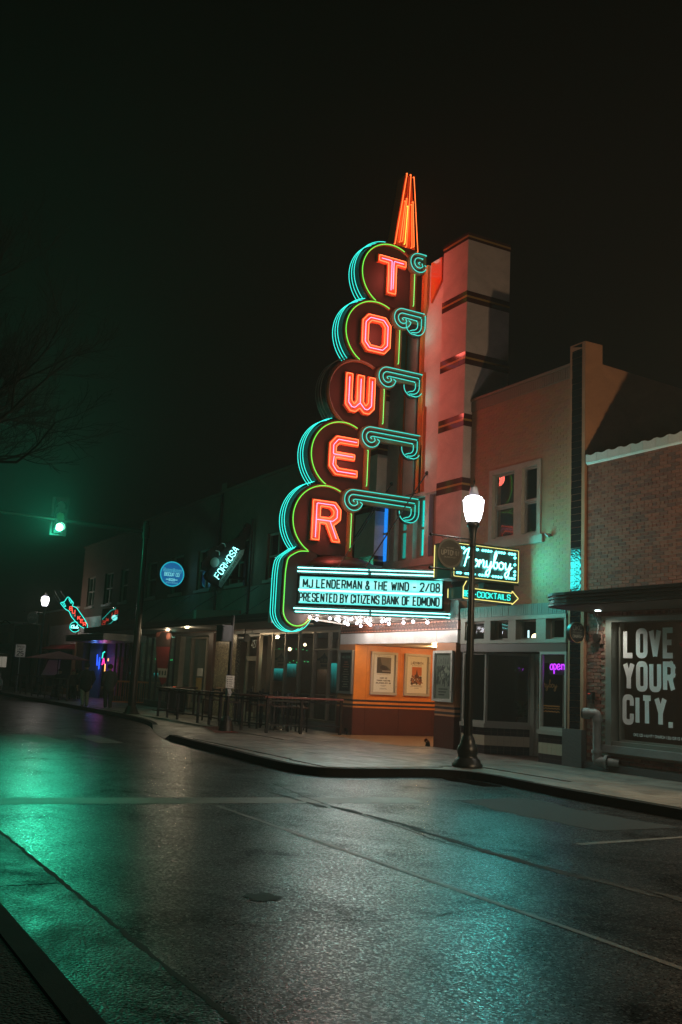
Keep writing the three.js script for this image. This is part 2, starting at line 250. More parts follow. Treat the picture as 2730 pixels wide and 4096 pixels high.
// kerb line of the far pavement, with the corner that bulges into the street
const kerbLine = [];
for (const p of [[30, -11.5], [-13, -11.55], [-15.2, -11.75]]) kerbLine.push(V(p[0], 0, p[1]));
kerbLine.push(...new THREE.CatmullRomCurve3([[-15.2, -11.75], [-15.85, -11.62], [-16.2, -11.2], [-16.32, -10.4], [-16.36, -9.5], [-16.55, -8.92], [-17.1, -8.66], [-18.3, -8.62], [-20.8, -8.78], [-24.4, -8.95], [-26.6, -9.25], [-29, -9.9], [-31.5, -10.6], [-34, -11.0], [-37, -11.2]].map((p) => V(p[0], 0, p[1]))).getPoints(60).slice(1));
kerbLine.push(V(-60, 0, -11.2), V(-200, 0, -11.2));
const inner = kerbLine.map((p, i) => { const a = kerbLine[Math.max(0, i - 1)], b = kerbLine[Math.min(kerbLine.length - 1, i + 1)], t = b.clone().sub(a).normalize(); return V(p.x - t.z * 0.16, 0, p.z + t.x * 0.16); });
{
  const isRamp = (p) => p.x < -25.0 && p.x > -30.2, i0 = kerbLine.findIndex(isRamp), i1 = kerbLine.findLastIndex(isRamp), strip = (a, b) => [...a.map((p) => [p.x, p.z]), ...b.slice().reverse().map((p) => [p.x, p.z])];
  struct('kerb', slab(strip(kerbLine.slice(0, i0 + 1), inner.slice(0, i0 + 1)), -0.05, 0.14), M.kerb, 'dark worn kerb edge from the right round the bulging corner', 'kerb');
  struct('kerb', slab(strip(kerbLine.slice(i1), inner.slice(i1)), -0.05, 0.14), M.kerb, 'dark kerb edge along the far left pavement', 'kerb');
  const lip = kerbLine.slice(i0, i1 + 1), back = lip.map((p, i) => { const s = Math.sin(Math.PI * Math.min(1, Math.max(0, i / (lip.length - 1)))), q = inner[i0 + i]; return V(q.x, 0, q.z - 1.3 * Math.min(1, s * 2.2)); });
  struct('pavement', slab([...inner.slice(0, i0 + 1).map((p) => [p.x, p.z]), ...back.map((p) => [p.x, p.z]), ...inner.slice(i1).map((p) => [p.x, p.z]), [-200, -26], [30, -26]], -0.05, 0.13), M.concrete, 'concrete pavement in front of the shopfronts', 'pavement');
  const pos = [], idx = []; lip.forEach((p, i) => { const e = i === 0 || i === lip.length - 1 ? 0.13 : 0.012; pos.push(p.x, e, p.z, back[i].x, 0.132, back[i].z); if (i) idx.push(2 * i - 2, 2 * i, 2 * i - 1, 2 * i, 2 * i + 1, 2 * i - 1); });
  const g = new THREE.BufferGeometry(); g.setAttribute('position', new THREE.Float32BufferAttribute(pos, 3)); g.setIndex(idx); g.computeVertexNormals(); struct('kerb_ramp', uvm(g), M.concrete, 'sloping dropped kerb at the crossing', 'kerb');
}
const paving = thing('paving_slabs', 'grey concrete paving slabs between the kerb and the shopfronts', 'paving'); paving.userData.kind = 'structure';
{
  const tints = [0, 1, 2, 3].map((i) => { const m = M.concrete.clone(); m.color.multiplyScalar([1, 0.9, 1.06, 0.82][i]); return m; });
  const top = (x0, x1, z0, z1) => part('paving_slab', box(x0 + 0.005, x1 - 0.005, 0.13, 0.1435 + rr(-0.001, 0.001), z0 + 0.005, z1 - 0.005), tints[rnd() * 4 | 0], paving);
  const rows = [-15.1, -13.85, -12.65, -11.72];
  for (let x = -43; x < -7.5; x += 1.45) for (let k = 0; k < 3; k++) if (!(x + 1.45 > -16.6 && x < -15.0 && k === 2)) top(x, x + 1.45, rows[k], rows[k + 1]);
  for (let x = -23.9; x < -18.5; x += 1.45) { top(x, x + 1.45, -11.72, -10.4); top(x, x + 1.45, -10.4, -9.18); }
  top(-18.3, -16.7, -11.72, -10.4); top(-18.3, -16.7, -10.4, -9.1);
}
// near side: concrete gutter slabs, kerb and dark planting strip
{
  const g = thing('gutter', 'wet concrete gutter slabs along the near edge of the street', 'gutter'); g.userData.kind = 'structure';
  for (const [a, b] of [[-60, -48], [-48, -36], [-36, -24], [-24, -16.2], [-16.2, -12.3], [-12.3, -8.5], [-8.5, -4.7], [-4.7, 0], [0, 6]]) part('gutter_slab', slab([[a + 0.012, -1.62], [b - 0.012, -1.62], [b - 0.012, -2.235], [a + 0.012, -2.235]], -0.05, 0.012), M.gutter, g);
  part('joint_dirt', sheet(wob(-40, 6, -2.215, -2.255, 400, 0.012), 0.0135), M.crack, g);
  struct('near_kerb', box(-60, 6, -0.05, 0.05, -1.6, -1.44), M.kerb, 'low kerb at the bottom left edge of the view', 'kerb');
  struct('planting_strip', box(-60, 6, -0.05, 0.04, -1.43, 3), M.soil, 'black planting strip at the bottom left edge', 'soil');
}
struct('tactile_pad', sheet([[-26.2, -10.75], [-29.2, -11.5], [-29.4, -12.2], [-26.4, -11.55]], 0.148), mat('red tactile pad', [0.16, 0.03, 0.025], { bumpMap: asphaltBump, bumpScale: 0.004 }), 'dark red bumpy pad where the kerb drops at the crossing', 'pad');
struct('stop_line', sheet([[-14.1, -2.4], [-13.45, -2.4], [-12.75, -8.6], [-13.35, -8.75]], 0.004), M.paint, 'pale worn stop line across the street', 'road marking');
struct('centre_line', sheet(wob(-12.9, 10, -5.4, -5.33, 30, 0.012), 0.004), M.paint, 'thin pale worn line along the middle of the street', 'road marking');
struct('parking_line', sheet([[-9.15, -8.3], [-9.3, -10.6], [-9.2, -10.62], [-9.03, -8.3]], 0.004), M.paint, 'faint parking line near the right kerb', 'road marking');
for (const [z0, z1, t] of [[-5.25, -6.1, 'left'], [-6.85, -7.5, 'right']]) struct('crossing_bar', sheet([[-23.9, z0], [-26.5, z0], [-26.6, z1], [-24, z1]], 0.004), M.paint, `pale crossing bar painted on the street, the ${t} one of two`, 'road marking');
function crackLine(list, w) { const p = []; for (const q of smooth(list.map(([x, z]) => [x, -z]), 60)) p.push(V(q.x + rr(-0.02, 0.02), q.y + rr(-0.02, 0.02))); const g = ribbon(p, w); g.rotateX(-Math.PI / 2); g.translate(0, 0.005, 0); return g; }
struct('road_crack', crackLine([[-6.95, -2.3], [-6.8, -3.4], [-6.6, -4.4], [-6.68, -5.2], [-6.1, -5.8], [-5.5, -6.4], [-5.2, -7.6]], 0.013), M.crack, 'thin dark crack across the street in the foreground', 'crack');
struct('road_crack', crackLine([[-15.5, -7.4], [-13, -7.0], [-11, -6.9], [-9.5, -6.75], [-8.2, -6.9], [-6, -7.1], [-4, -7.0]], 0.02), M.crack, 'dark crack running lengthways between the middle line and the kerb', 'crack');
struct('road_crack', crackLine([[-15.6, -4.5], [-14.4, -4.9], [-13.6, -5.1]], 0.02), M.crack, 'short dark crack beyond the stop line', 'crack');
struct('tar_patch', sheet(Array.from({ length: 26 }, (_, i) => [-7.6 + (0.17 + rr(-0.07, 0.05)) * Math.cos(i / 26 * tau), -3.6 + (0.14 + rr(-0.06, 0.05)) * Math.sin(i / 26 * tau)]), 0.0045), M.patch, 'small black tar patch in the street near the long crack', 'patch');
struct('tar_patch', sheet(wob(-13, -9.8, -9.3, -10.7, 14, 0.12), 0.0035), M.patch, 'broad dark patch on the street beside the right kerb', 'patch');
{ // broken dark seam along the lane
  const gs = []; for (let x = -13.6; x < -4.5; x += rr(0.35, 0.9)) { const l = rr(0.25, 0.8), z = -6.95 + 0.12 * Math.sin(x * 1.3) + rr(-0.06, 0.06), n = 14; gs.push(sheet(Array.from({ length: n }, (_, i) => [x + l * (0.8 + rr(-0.25, 0.25)) * Math.cos(i / n * tau), z + rr(0.02, 0.09) * Math.sin(i / n * tau)]), 0.004 + gs.length * 0.00003)); }
  const o = struct('tar_seam', join(gs), M.patch, 'broken dark tar seam running along the street beyond the middle line', 'seam'); o.userData.kind = 'stuff';
}
struct('puddle', sheet(wob(-16.2, -14.6, -11.1, -11.55, 10, 0.06), 0.003), mat('still water', [0.01, 0.01, 0.01], { roughness: 0.03 }), 'dark puddle against the kerb below the street lamp', 'puddle');

// ---------------------------------------------------------------- shared: windows
function sash(parent, x0, x1, y0, y1, zf, o = {}) { // a sash window filling an opening; frame set back
  const fr = [], t = o.t ?? 0.07, z0 = zf - (o.back ?? 0.12), d = 0.07, fm = o.frame ?? M.trim;
  fr.push(box(x0, x0 + t, y0, y1, z0 - d, z0), box(x1 - t, x1, y0, y1, z0 - d, z0), box(x0 + t, x1 - t, y1 - t, y1, z0 - d, z0), box(x0 + t, x1 - t, y0, y0 + t, z0 - d, z0));
  const ym = (y0 + y1) / 2; fr.push(box(x0 + t, x1 - t, ym - 0.035, ym + 0.035, z0 - d, z0 - 0.005));
  const w = part('window', join(fr), fm, parent);
  part('pane', box(x0 + t, x1 - t, ym + 0.035, y1 - t, z0 - 0.035, z0 - 0.03), o.glass ?? M.glass, w); part('pane', box(x0 + t, x1 - t, y0 + t, ym - 0.035, z0 - 0.05, z0 - 0.045), o.glass ?? M.glass, w);
  part('dark_room', box(x0 - 0.02, x1 + 0.02, y0 - 0.02, y1 + 0.02, zf - 1.6, zf - 1.58), o.room ?? M.interior, w);
  if (o.sill) part('sill', box(x0 - 0.1, x1 + 0.1, y0 - 0.2, y0 - 0.002, zf - 0.12, zf + 0.07), fm, w);
  return w;
}

// ---------------------------------------------------------------- theatre building
const theatre = thing('theatre_building', 'pink lit theatre front with a tall banded pylon and an orange entrance', 'theatre', [-24, 0.13, -15.1]);
const inT = (g) => { (Array.isArray(g) ? g : [g]).forEach((q) => q.translate(24, -0.13, 15.1)); return g; };
const tp = (n, g, m, p = theatre, l) => part(n, inT(g), m, p, l);
const BANDS = [[13.83, 14.03], [12.03, 12.35], [10.27, 10.62], [8.56, 8.9], [6.81, 7.16], [5.16, 5.46]];
for (const [x0, x1, l] of [[-22.2, -21.03, 'right pylon'], [-26.6, -25.43, 'left pylon']]) {
  const py = tp('pylon', box(x0, x1, 3.42, 14.03, -16.55, -15.1), M.plaster);
  for (const [a, b] of BANDS) {
    if (x0 > -23 && a < 6) continue;
    tp('glazed_band', box(x0 - 0.004, x1 + 0.006, a, b + (b > 14 ? 0.01 : 0), -16.556, -15.092), M.maroonGlass, py);
    tp('glazed_line', box(x0 - 0.006, x1 + 0.009, (a + b) / 2 - 0.025, (a + b) / 2 + 0.03, -16.56, -15.088), M.yellowGlass, py);
  }
}
const WIN = [[-25.86, -25.15, N.blue, [0.02, 0.16, 1.0]], [-24.86, -24.2, N.teal, [0.01, 0.34, 0.27]], [-23.86, -23.28, N.teal, [0.01, 0.95, 0.8]], [-23.06, -22.66, N.blue, [0.0, 0.06, 0.3]]];
tp('front_wall', wall(-25.5, -22.15, 3.45, 14.0, -15.45, 0.4, WIN.slice(1).map(([a, b]) => [a, b, 5.25, 7.02])), M.plaster);
for (const [x0, x1] of [[-25.46, -25.15]]) { tp('blue_window_glow', box(x0, x1, 5.3, 6.95, -15.44, -15.43), glow('blue window', [0.01, 0.32, 1.2])); tp('window_frame', [box(x0 - 0.05, x0, 5.25, 7.0, -15.44, -15.38), box(x0, x1, 6.1, 6.16, -15.43, -15.4), box(x1, x1 + 0.05, 5.25, 7, -15.44, -15.38)], M.trim); }
WIN.slice(1).forEach(([a, b, , rgb], i) => {
  const fr = [box(a, a + 0.2, 5.25, 7.02, -15.66, -15.6), box(b - 0.03, b, 5.25, 7.02, -15.66, -15.6), box(a + 0.2, b - 0.03, 6.95, 7.02, -15.66, -15.6), box(a + 0.2, b - 0.03, 5.25, 5.34, -15.66, -15.6), box(a + 0.2, b - 0.03, 6.1, 6.17, -15.655, -15.605)];
  const w = tp('window', fr, M.trim), g = glow('lit window glass', rgb);
  tp('lit_pane', box(a + 0.2, b - 0.03, 5.34, 6.1, -15.65, -15.64), g, w); tp('lit_pane', box(a + 0.2, b - 0.03, 6.17, 6.95, -15.65, -15.64), g, w);
  const l = new THREE.RectAreaLight(L(rgb[0] + 0.01, rgb[1], rgb[2]), 0.9); l.width = b - a - 0.25; l.height = 1.5; l.position.set((a + b) / 2 + 0.08, 6.1, -15.58); l.lookAt((a + b) / 2 + 0.08, 6.1, -10); l.name = 'window_light'; scene.add(l);
});
tp('ledge', box(-25.4, -22.2, 7.06, 7.13, -15.45, -15.4), M.plaster);
tp('sill_course', box(-25.4, -22.2, 5.02, 5.16, -15.45, -15.39), M.plaster);
tp('pilaster', box(-24.27, -23.75, 7.13, 13.9, -15.45, -15.3), M.greyPlaster);
for (const [a, b, m] of [[-24.45, -24.36, M.orangePaint], [-24.36, -24.275, M.darkBrown], [-23.745, -23.66, M.darkBrown], [-23.66, -23.56, M.orangePaint]]) tp('pilaster_strip', box(a, b, 7.13, 13.9, -15.45, -15.34), m);
for (const [u, h] of [[-23.5, 10.75], [-23.42, 9.7], [-24.6, 8.6], [-23.46, 8.6]]) tp('pointed_fin', poly([[u - 0.06, 7.13], [u + 0.06, 7.13], [u + 0.06, h - 0.05], [u - 0.05, h - 0.28]], 0.1).translate(0, 0, -15.45), M.orangePaint);
tp('pointed_fin', poly([[-23.62, 14.0], [-23.4, 14.0], [-23.4, 12.75], [-23.55, 12.4], [-23.62, 12.6]], 0.09).translate(0, 0, -15.45), mat('mustard paint', [0.5, 0.27, 0.09]));
tp('orange_wedge', poly([[-23.25, 14.0], [-22.7, 14.0], [-22.7, 13.3], [-23.22, 12.75]], 0.07).translate(0, 0, -15.45), mat('red orange gloss', [0.6, 0.1, 0.02], { roughness: 0.18 }));
tp('parapet_back', box(-25.43, -22.2, 8.6, 14.0, -16.5, -16.2), M.leftBrick);
tp('roof', box(-27.2, -21.05, 8.2, 8.6, -30, -16.0), M.leftBrick);
tp('side_wall', [box(-21.35, -21.05, 0.13, 8.2, -30, -16.56), box(-27.2, -26.9, 0.13, 8.2, -30, -16)], M.leftBrick); tp('rear_wall', box(-27.2, -21.05, 0.13, 8.6, -30.3, -30), M.leftBrick);
tp('lower_wall', box(-27.24, -22.15, 3.44, 5.02, -15.8, -15.47), M.plaster);
// frieze of triangles and white panels over the entrance
tp('frieze', box(-27.24, -21.04, 3.15, 3.43, -15.6, -15.1), M.salmon);
{
  const w = 0.165, h = 0.2, zig = poly([[-w / 2 - 0.022, 0], [-w / 2 + 0.022, 0], [0.022, h], [-0.022, h]], 0.006), zag = poly([[w / 2 - 0.022, 0], [w / 2 + 0.022, 0], [0.022, h], [-0.022, h]], 0.007), dot = poly([[-0.036, 0.02], [0.036, 0.02], [0, 0.1]], 0.006), dot2 = poly([[-0.036, h - 0.02], [0, h - 0.1], [0.036, h - 0.02]], 0.006);
  for (let x = -27.12; x < -21.12; x += w) for (const [n, g, d] of [['zigzag_line', zig, 0], ['zigzag_line', zag, 0], ['triangle_tile', dot, 0], ['triangle_tile', dot2, w / 2]]) { const o = part(n, g, M.brownTile, theatre); o.position.set(x + d + 24, 3.185 - 0.13, 0.001); }
  tp('frieze_edge', [box(-27.24, -21.035, 3.395, 3.43, -15.5, -15.092), box(-27.24, -21.035, 3.145, 3.175, -15.5, -15.092)], M.brownTile);
  for (const [a, b] of [[-27.24, -26.3], [-26.3, -25.2], [-25.2, -24.1], [-24.1, -23.05], [-23.05, -22.0], [-22.0, -21.04]]) tp('white_panel', box(a + 0.006, b - 0.006, 2.83, 3.14, -15.55, -15.1), M.whitePanel);
}
// piers, orange side wall of the entrance
const PIER = mat('brown orange pier', [0.46, 0.19, 0.075], { map: plasterMap, roughness: 0.5 });
for (const [x0, x1] of [[-27.26, -26.3], [-21.98, -21.1]]) {
  const p = tp('pier', box(x0, x1, 0.95, 2.825, -15.9, -15.1), PIER);
  tp('pier_base', box(x0 - 0.005, x1 + 0.005, 0.13, 0.95, -15.905, -15.092), M.maroon, p);
  for (const [a, b] of [[1.0, 1.06], [1.13, 1.19]]) tp('pier_stripe', box(x0 - 0.004, x1 + 0.004, a, b, -15.904, -15.095), M.darkBrown, p);
}
for (const [a, b] of [[-15.52, -15.1], [-16.72, -15.52], [-17.95, -16.72], [-19.2, -17.95], [-20.4, -19.2]]) {
  tp('orange_panel', box(-26.5, -26.28, 0.95, 2.82, a + 0.004, b - 0.004), M.orange); tp('maroon_panel', box(-26.5, -26.276, 0.13, 0.945, a + 0.004, b - 0.004), M.maroon);
}
for (const [a, b] of [[1.0, 1.06], [1.13, 1.19]]) tp('dark_stripe', box(-26.3, -26.274, a, b, -20.4, -15.1), M.darkBrown);
tp('entrance_ceiling', box(-26.5, -21.1, 2.83, 2.9, -20.6, -15.55), M.white); tp('entrance_rear_wall', box(-26.5, -21.1, 0.13, 2.83, -20.6, -20.4), M.orange); tp('entrance_side_wall', box(-22.0, -21.8, 0.13, 2.83, -20.4, -15.91), M.orange);
for (const x of [-25.6, -24.5, -23.4]) tp('door', box(x, x + 1, 0.14, 2.4, -20.4, -20.34), M.darkMetal);
const TZ = [mat('terrazzo pale', [0.34, 0.2, 0.09], { roughness: 0.4 }), mat('terrazzo dark', [0.1, 0.055, 0.03], { roughness: 0.35 })];
for (let k = 0; k < 46; k++) tp('floor_strip', box(-26.25, -22.02, 0.13, 0.149, -18.8 + k * 0.1, -18.8 + k * 0.1 + 0.097), k % 2 ? TZ[0] : TZ[1]);
for (const [x, z] of [[-26.35, -15.0], [-22.1, -15.0]]) tp('pier_spout', [cyl(0.07, 0.05, 0.15, 0.25, x, z, 10), rod(V(x, 0.25, z), V(x + 0.08, 0.3, z + 0.12), 0.05, 8)], M.blackMetal);
for (const [x, z] of [[-24.4, -16.7], [-24.4, -18.6]]) { tp('ceiling_lamp', cyl(0.09, 0.09, 2.815, 2.829, x, z, 16), N.warm); bulbLight('ceiling_lamp_light', [1, 0.57, 0.23], 5.2, [x, 2.74, z], 4); }

// ---------------------------------------------------------------- posters in display cases
function poster(label, x, y0, y1, z, w, turn, tex, fm, lit) {
  const t = thing('poster_case', label, 'poster case', [x, (y0 + y1) / 2, z]); t.rotation.y = turn; const h = y1 - y0;
  part('case_frame', [box(-w / 2, -w / 2 + 0.07, -h / 2, h / 2, 0.002, 0.07), box(w / 2 - 0.07, w / 2, -h / 2, h / 2, 0.002, 0.07), box(-w / 2 + 0.07, w / 2 - 0.07, h / 2 - 0.07, h / 2, 0.002, 0.07), box(-w / 2 + 0.07, w / 2 - 0.07, -h / 2, -h / 2 + 0.07, 0.002, 0.07), box(-w / 2 + 0.085, -w / 2 + 0.1, -h / 2 + 0.08, h / 2 - 0.08, 0.02, 0.045), box(w / 2 - 0.1, w / 2 - 0.085, -h / 2 + 0.08, h / 2 - 0.08, 0.02, 0.045)], fm, t);
  const g = new THREE.PlaneGeometry(w - 0.2, h - 0.16); g.translate(0, 0, 0.02); const m = new THREE.MeshStandardMaterial({ map: tex, roughness: 0.8 }); m.name = 'poster print'; part('poster_sheet', g, m, t);
  part('backing_board', box(-w / 2 + 0.07, w / 2 - 0.07, -h / 2 + 0.07, h / 2 - 0.07, 0.003, 0.014), fm, t);
  part('glass_pane', new THREE.PlaneGeometry(w - 0.14, h - 0.14).translate(0, 0, 0.055), M.glass, t);
  for (const s of [0.3, -0.3]) part('latch', new THREE.SphereGeometry(0.012, 8, 6).translate(w / 2 - 0.035, h * s, 0.072), M.darkMetal, t);
  return t;
}
const caseFrame = mat('beige case frame', [0.42, 0.37, 0.28], { roughness: 0.4 }), darkCase = mat('grey green case', [0.16, 0.17, 0.15], { roughness: 0.35, metalness: 0.4 });
poster('beige poster case with a dark landscape over a March date', -26.278, 1.355, 2.645, -16.125, 0.93, Math.PI / 2, canvasTex(360, 560, (c, w, h) => {
  c.fillStyle = '#e9e2d6'; c.fillRect(0, 0, w, h); c.fillStyle = '#7d7263'; c.fillRect(55, 40, 250, 240); c.fillStyle = '#4d443a'; c.beginPath(); c.moveTo(55, 60); c.lineTo(110, 40); c.lineTo(140, 150); c.lineTo(230, 170); c.lineTo(305, 230); c.lineTo(305, 280); c.lineTo(55, 280); c.fill(); c.fillStyle = '#2c2622'; c.beginPath(); c.ellipse(180, 200, 70, 34, 0.2, 0, 7); c.fill(); c.fillStyle = '#98897a'; c.fillRect(150, 235, 150, 20);
  c.strokeStyle = '#a08060'; c.lineWidth = 3; c.beginPath(); for (let x = 70; x < 290; x += 6) c.lineTo(x, 22 + 6 * Math.sin(x * 0.31)); c.stroke(); c.beginPath(); for (let x = 60; x < 300; x += 5) c.lineTo(x, 296 + 4 * Math.sin(x * 0.5)); c.stroke();
  c.strokeStyle = '#2a211c'; drawText(c, 'MAR. 23'.replace('3', '2'), 180, 362, 22, 15, 6, 5, 0.5); drawText(c, 'TOWER THEATRE', 180, 400, 22, 14, 5, 5, 0.5); drawText(c, 'OKLAHOMA CITY. OK', 180, 436, 22, 13, 5, 5, 0.5);
  c.fillStyle = '#6b5f52'; c.fillRect(130, 458, 100, 5); c.fillRect(145, 472, 70, 4); c.fillRect(125, 500, 110, 4); c.fillRect(110, 512, 140, 4);
}), caseFrame);
poster('beige poster case for a concert, an orange picture on cream paper', -26.278, 1.36, 2.645, -17.33, 0.94, Math.PI / 2, canvasTex(360, 560, (c, w, h) => {
  c.fillStyle = '#efe3d2'; c.fillRect(0, 0, w, h); c.strokeStyle = '#5b3a28'; drawText(c, 'LABYRINTH', 180, 122, 44, 21, 6, 6, 0.5); drawText(c, 'IN CONCERT', 180, 146, 14, 12, 9, 3, 0.5);
  c.fillStyle = '#d2723a'; c.fillRect(92, 160, 176, 130); c.fillStyle = '#8c4a2a'; for (let i = 0; i < 60; i++) { c.beginPath(); c.ellipse(180 + (rnd() - 0.5) * 190, 300 + rnd() * 110, 6 + rnd() * 24, 6 + rnd() * 20, rnd() * 3, 0, 7); c.fillStyle = ['#6b3a26', '#8f4c2c', '#3f2a22', '#b06a40'][i % 4]; c.fill(); }
  c.fillStyle = '#5d2f20'; c.beginPath(); c.moveTo(150, 330); c.lineTo(180, 190); c.lineTo(212, 330); c.fill(); c.fillStyle = '#6b5f52'; c.fillRect(90, 440, 180, 6); c.fillRect(70, 456, 220, 5); c.fillRect(140, 480, 80, 5);
}), caseFrame);
poster('dark framed menu of coming shows on the left entrance pier', -26.77, 1.34, 2.65, -15.098, 0.9, 0, canvasTex(300, 480, (c, w, h) => {
  c.fillStyle = '#0a0c0b'; c.fillRect(0, 0, w, h); c.strokeStyle = '#5f8f7c'; drawText(c, 'WELCOME', 150, 70, 30, 22, 8, 5, 0.5); for (let i = 0; i < 11; i++) { c.fillStyle = i < 3 ? '#a8684a' : '#8a8672'; const l = 90 + 100 * ((i * 37 % 11) / 11); c.fillRect(150 - l / 2, 112 + i * 31, l, i % 3 ? 8 : 11); }
}), darkCase);
poster('pale framed case with a grey gig poster on the right entrance pier', -21.595, 1.31, 2.62, -15.098, 0.88, 0, canvasTex(300, 480, (c, w, h) => {
  c.fillStyle = '#6d7468'; c.fillRect(0, 0, w, h); c.strokeStyle = '#23261f'; c.lineWidth = 9; for (let k = 0; k < 7; k++) { c.beginPath(); c.moveTo(25 + k * 38, 40 + (k % 3) * 9); c.lineTo(50 + k * 33, 92 - (k % 2) * 20); c.lineTo(35 + k * 38, 112); c.stroke(); }
  for (let i = 0; i < 150; i++) { c.fillStyle = ['#2c3029', '#8b917f', '#454b40', '#1c1f1a'][i % 4]; c.beginPath(); c.ellipse(20 + rnd() * 260, 140 + rnd() * 190, 4 + rnd() * 10, 8 + rnd() * 26, rnd() * 0.6, 0, 7); c.fill(); }
  c.fillStyle = '#2a2e27'; for (let i = 0; i < 3; i++) c.fillRect(60, 372 + i * 30, 180 - i * 30, 14);
}), mat('pale case frame', [0.5, 0.5, 0.45], { roughness: 0.35, metalness: 0.3 }));

// ---------------------------------------------------------------- the neon tower sign
const U0 = 12.4, V0 = 3.0;
const sign = perp('neon_tower_sign', 'tall blade sign spelling TOWER in red neon on stacked round panels', 'neon sign', -23.7, U0, V0);
const sp = (n, g, m, p = sign, l) => part(n, (Array.isArray(g) ? join(g) : g).translate(-U0, -V0, 0), m, p, l);
const CU = (i) => 14.24 - 0.445 * i, CV = (i) => 13.43 - 1.865 * i, RD = 1.06;
{
  const out = [];
  for (let i = 0; i < 5; i++) {
    const dd = Math.hypot(0.445, 1.865), half = Math.acos(dd / 2 / RD) * 180 / Math.PI, dir = Math.atan2(-1.865, -0.445) * 180 / Math.PI + 360; // towards the next disc
    const a0 = i === 0 ? 48 : dir - 180 + half, a1 = i === 4 ? 243 : dir - half;
    out.push(...arc(CU(i), CV(i), RD, a0, a1, 26).map((p) => [p.x, p.y]));
  }
  out.push([11.95, 5.13], [11.75, 5.13], [11.5, 5.05], [11.32, 4.85], [11.28, 4.6]);
  out.push(...arc(11.76, 3.5, 0.48, 180, 350, 18).map((p) => [p.x, p.y]));
  out.push([12.3, 3.7], [12.3, 5.1]);
  for (let i = 4; i >= 0; i--) out.push([CU(i) + (i ? 0.92 : 1.16), CV(i) - 0.93], [CU(i) + (i ? 0.92 : 1.16), CV(i) + (i ? 0.93 : 0.8)]);
  sp('cabinet', poly(out, 0.58).translate(0, 0, -0.58), M.cabinet);
}
const LETTERS = {
  T: [[-0.49, 0.34], [-0.17, 0.34], [-0.17, -0.57], [0.17, -0.57], [0.17, 0.34], [0.49, 0.34], [0.49, 0.58], [-0.49, 0.58]],
  O: [[-0.3, -0.57], [0.3, -0.57], [0.5, -0.34], [0.5, 0.34], [0.3, 0.57], [-0.3, 0.57], [-0.5, 0.34], [-0.5, -0.34]],
  W: [[-0.5, 0.57], [-0.5, -0.38], [-0.32, -0.57], [-0.12, -0.57], [0, -0.46], [0.12, -0.57], [0.32, -0.57], [0.5, -0.38], [0.5, 0.57], [0.24, 0.57], [0.24, -0.2], [0.19, -0.27], [0.14, -0.2], [0.14, 0.57], [-0.14, 0.57], [-0.14, -0.2], [-0.19, -0.27], [-0.24, -0.2], [-0.24, 0.57]],
  E: [[0.48, 0.57], [-0.25, 0.57], [-0.47, 0.32], [-0.47, -0.34], [-0.25, -0.57], [0.48, -0.57], [0.48, -0.33], [-0.12, -0.33], [-0.21, -0.24], [-0.21, -0.1], [0.38, -0.1], [0.38, 0.12], [-0.21, 0.12], [-0.21, 0.24], [-0.12, 0.33], [0.48, 0.33]],
  R: [[-0.45, -0.57], [-0.16, -0.57], [-0.16, -0.1], [-0.02, -0.1], [0.2, -0.57], [0.5, -0.57], [0.27, -0.11], [0.47, 0.06], [0.47, 0.37], [0.28, 0.57], [-0.45, 0.57]],
};
const HOLES = { O: [[-0.16, -0.34], [0.16, -0.34], [0.24, -0.24], [0.24, 0.24], [0.16, 0.34], [-0.16, 0.34], [-0.24, 0.24], [-0.24, -0.24]], R: [[-0.16, 0.12], [0.1, 0.12], [0.19, 0.2], [0.19, 0.28], [0.1, 0.36], [-0.16, 0.36]] };
const INNER = {
  T: [[[-0.38, 0.46], [-0.03, 0.46], [-0.03, -0.45]], [[0.38, 0.46], [0.04, 0.46], [0.04, -0.4]]], O: [[[-0.22, -0.45], [0.22, -0.45], [0.37, -0.29], [0.37, 0.29], [0.22, 0.45], [-0.22, 0.45], [-0.37, 0.29], [-0.37, -0.29], [-0.22, -0.45]]],
  W: [[[-0.37, 0.44], [-0.37, -0.3], [-0.26, -0.42], [-0.16, -0.42], [0, -0.26], [0.16, -0.42], [0.26, -0.42], [0.37, -0.3], [0.37, 0.44]], [[0, 0.44], [0, -0.26]]],
  E: [[[0.4, 0.45], [-0.19, 0.45], [-0.33, 0.28], [-0.33, 0.02], [0.3, 0.02]], [[-0.3, -0.04], [-0.33, -0.28], [-0.19, -0.45], [0.4, -0.45]]], R: [[[-0.31, -0.48], [-0.31, 0.46], [0.22, 0.46], [0.33, 0.33], [0.33, 0.12], [0.2, 0.01], [-0.28, 0.01]], [[0.12, 0.0], [0.33, -0.46]]],
};
const ring = (cu, cv, r, a0, a1, w, m, p, name) => sp(name, tube(arc(cu, cv, r, a0, a1, 40, w), 0.013), m, p);
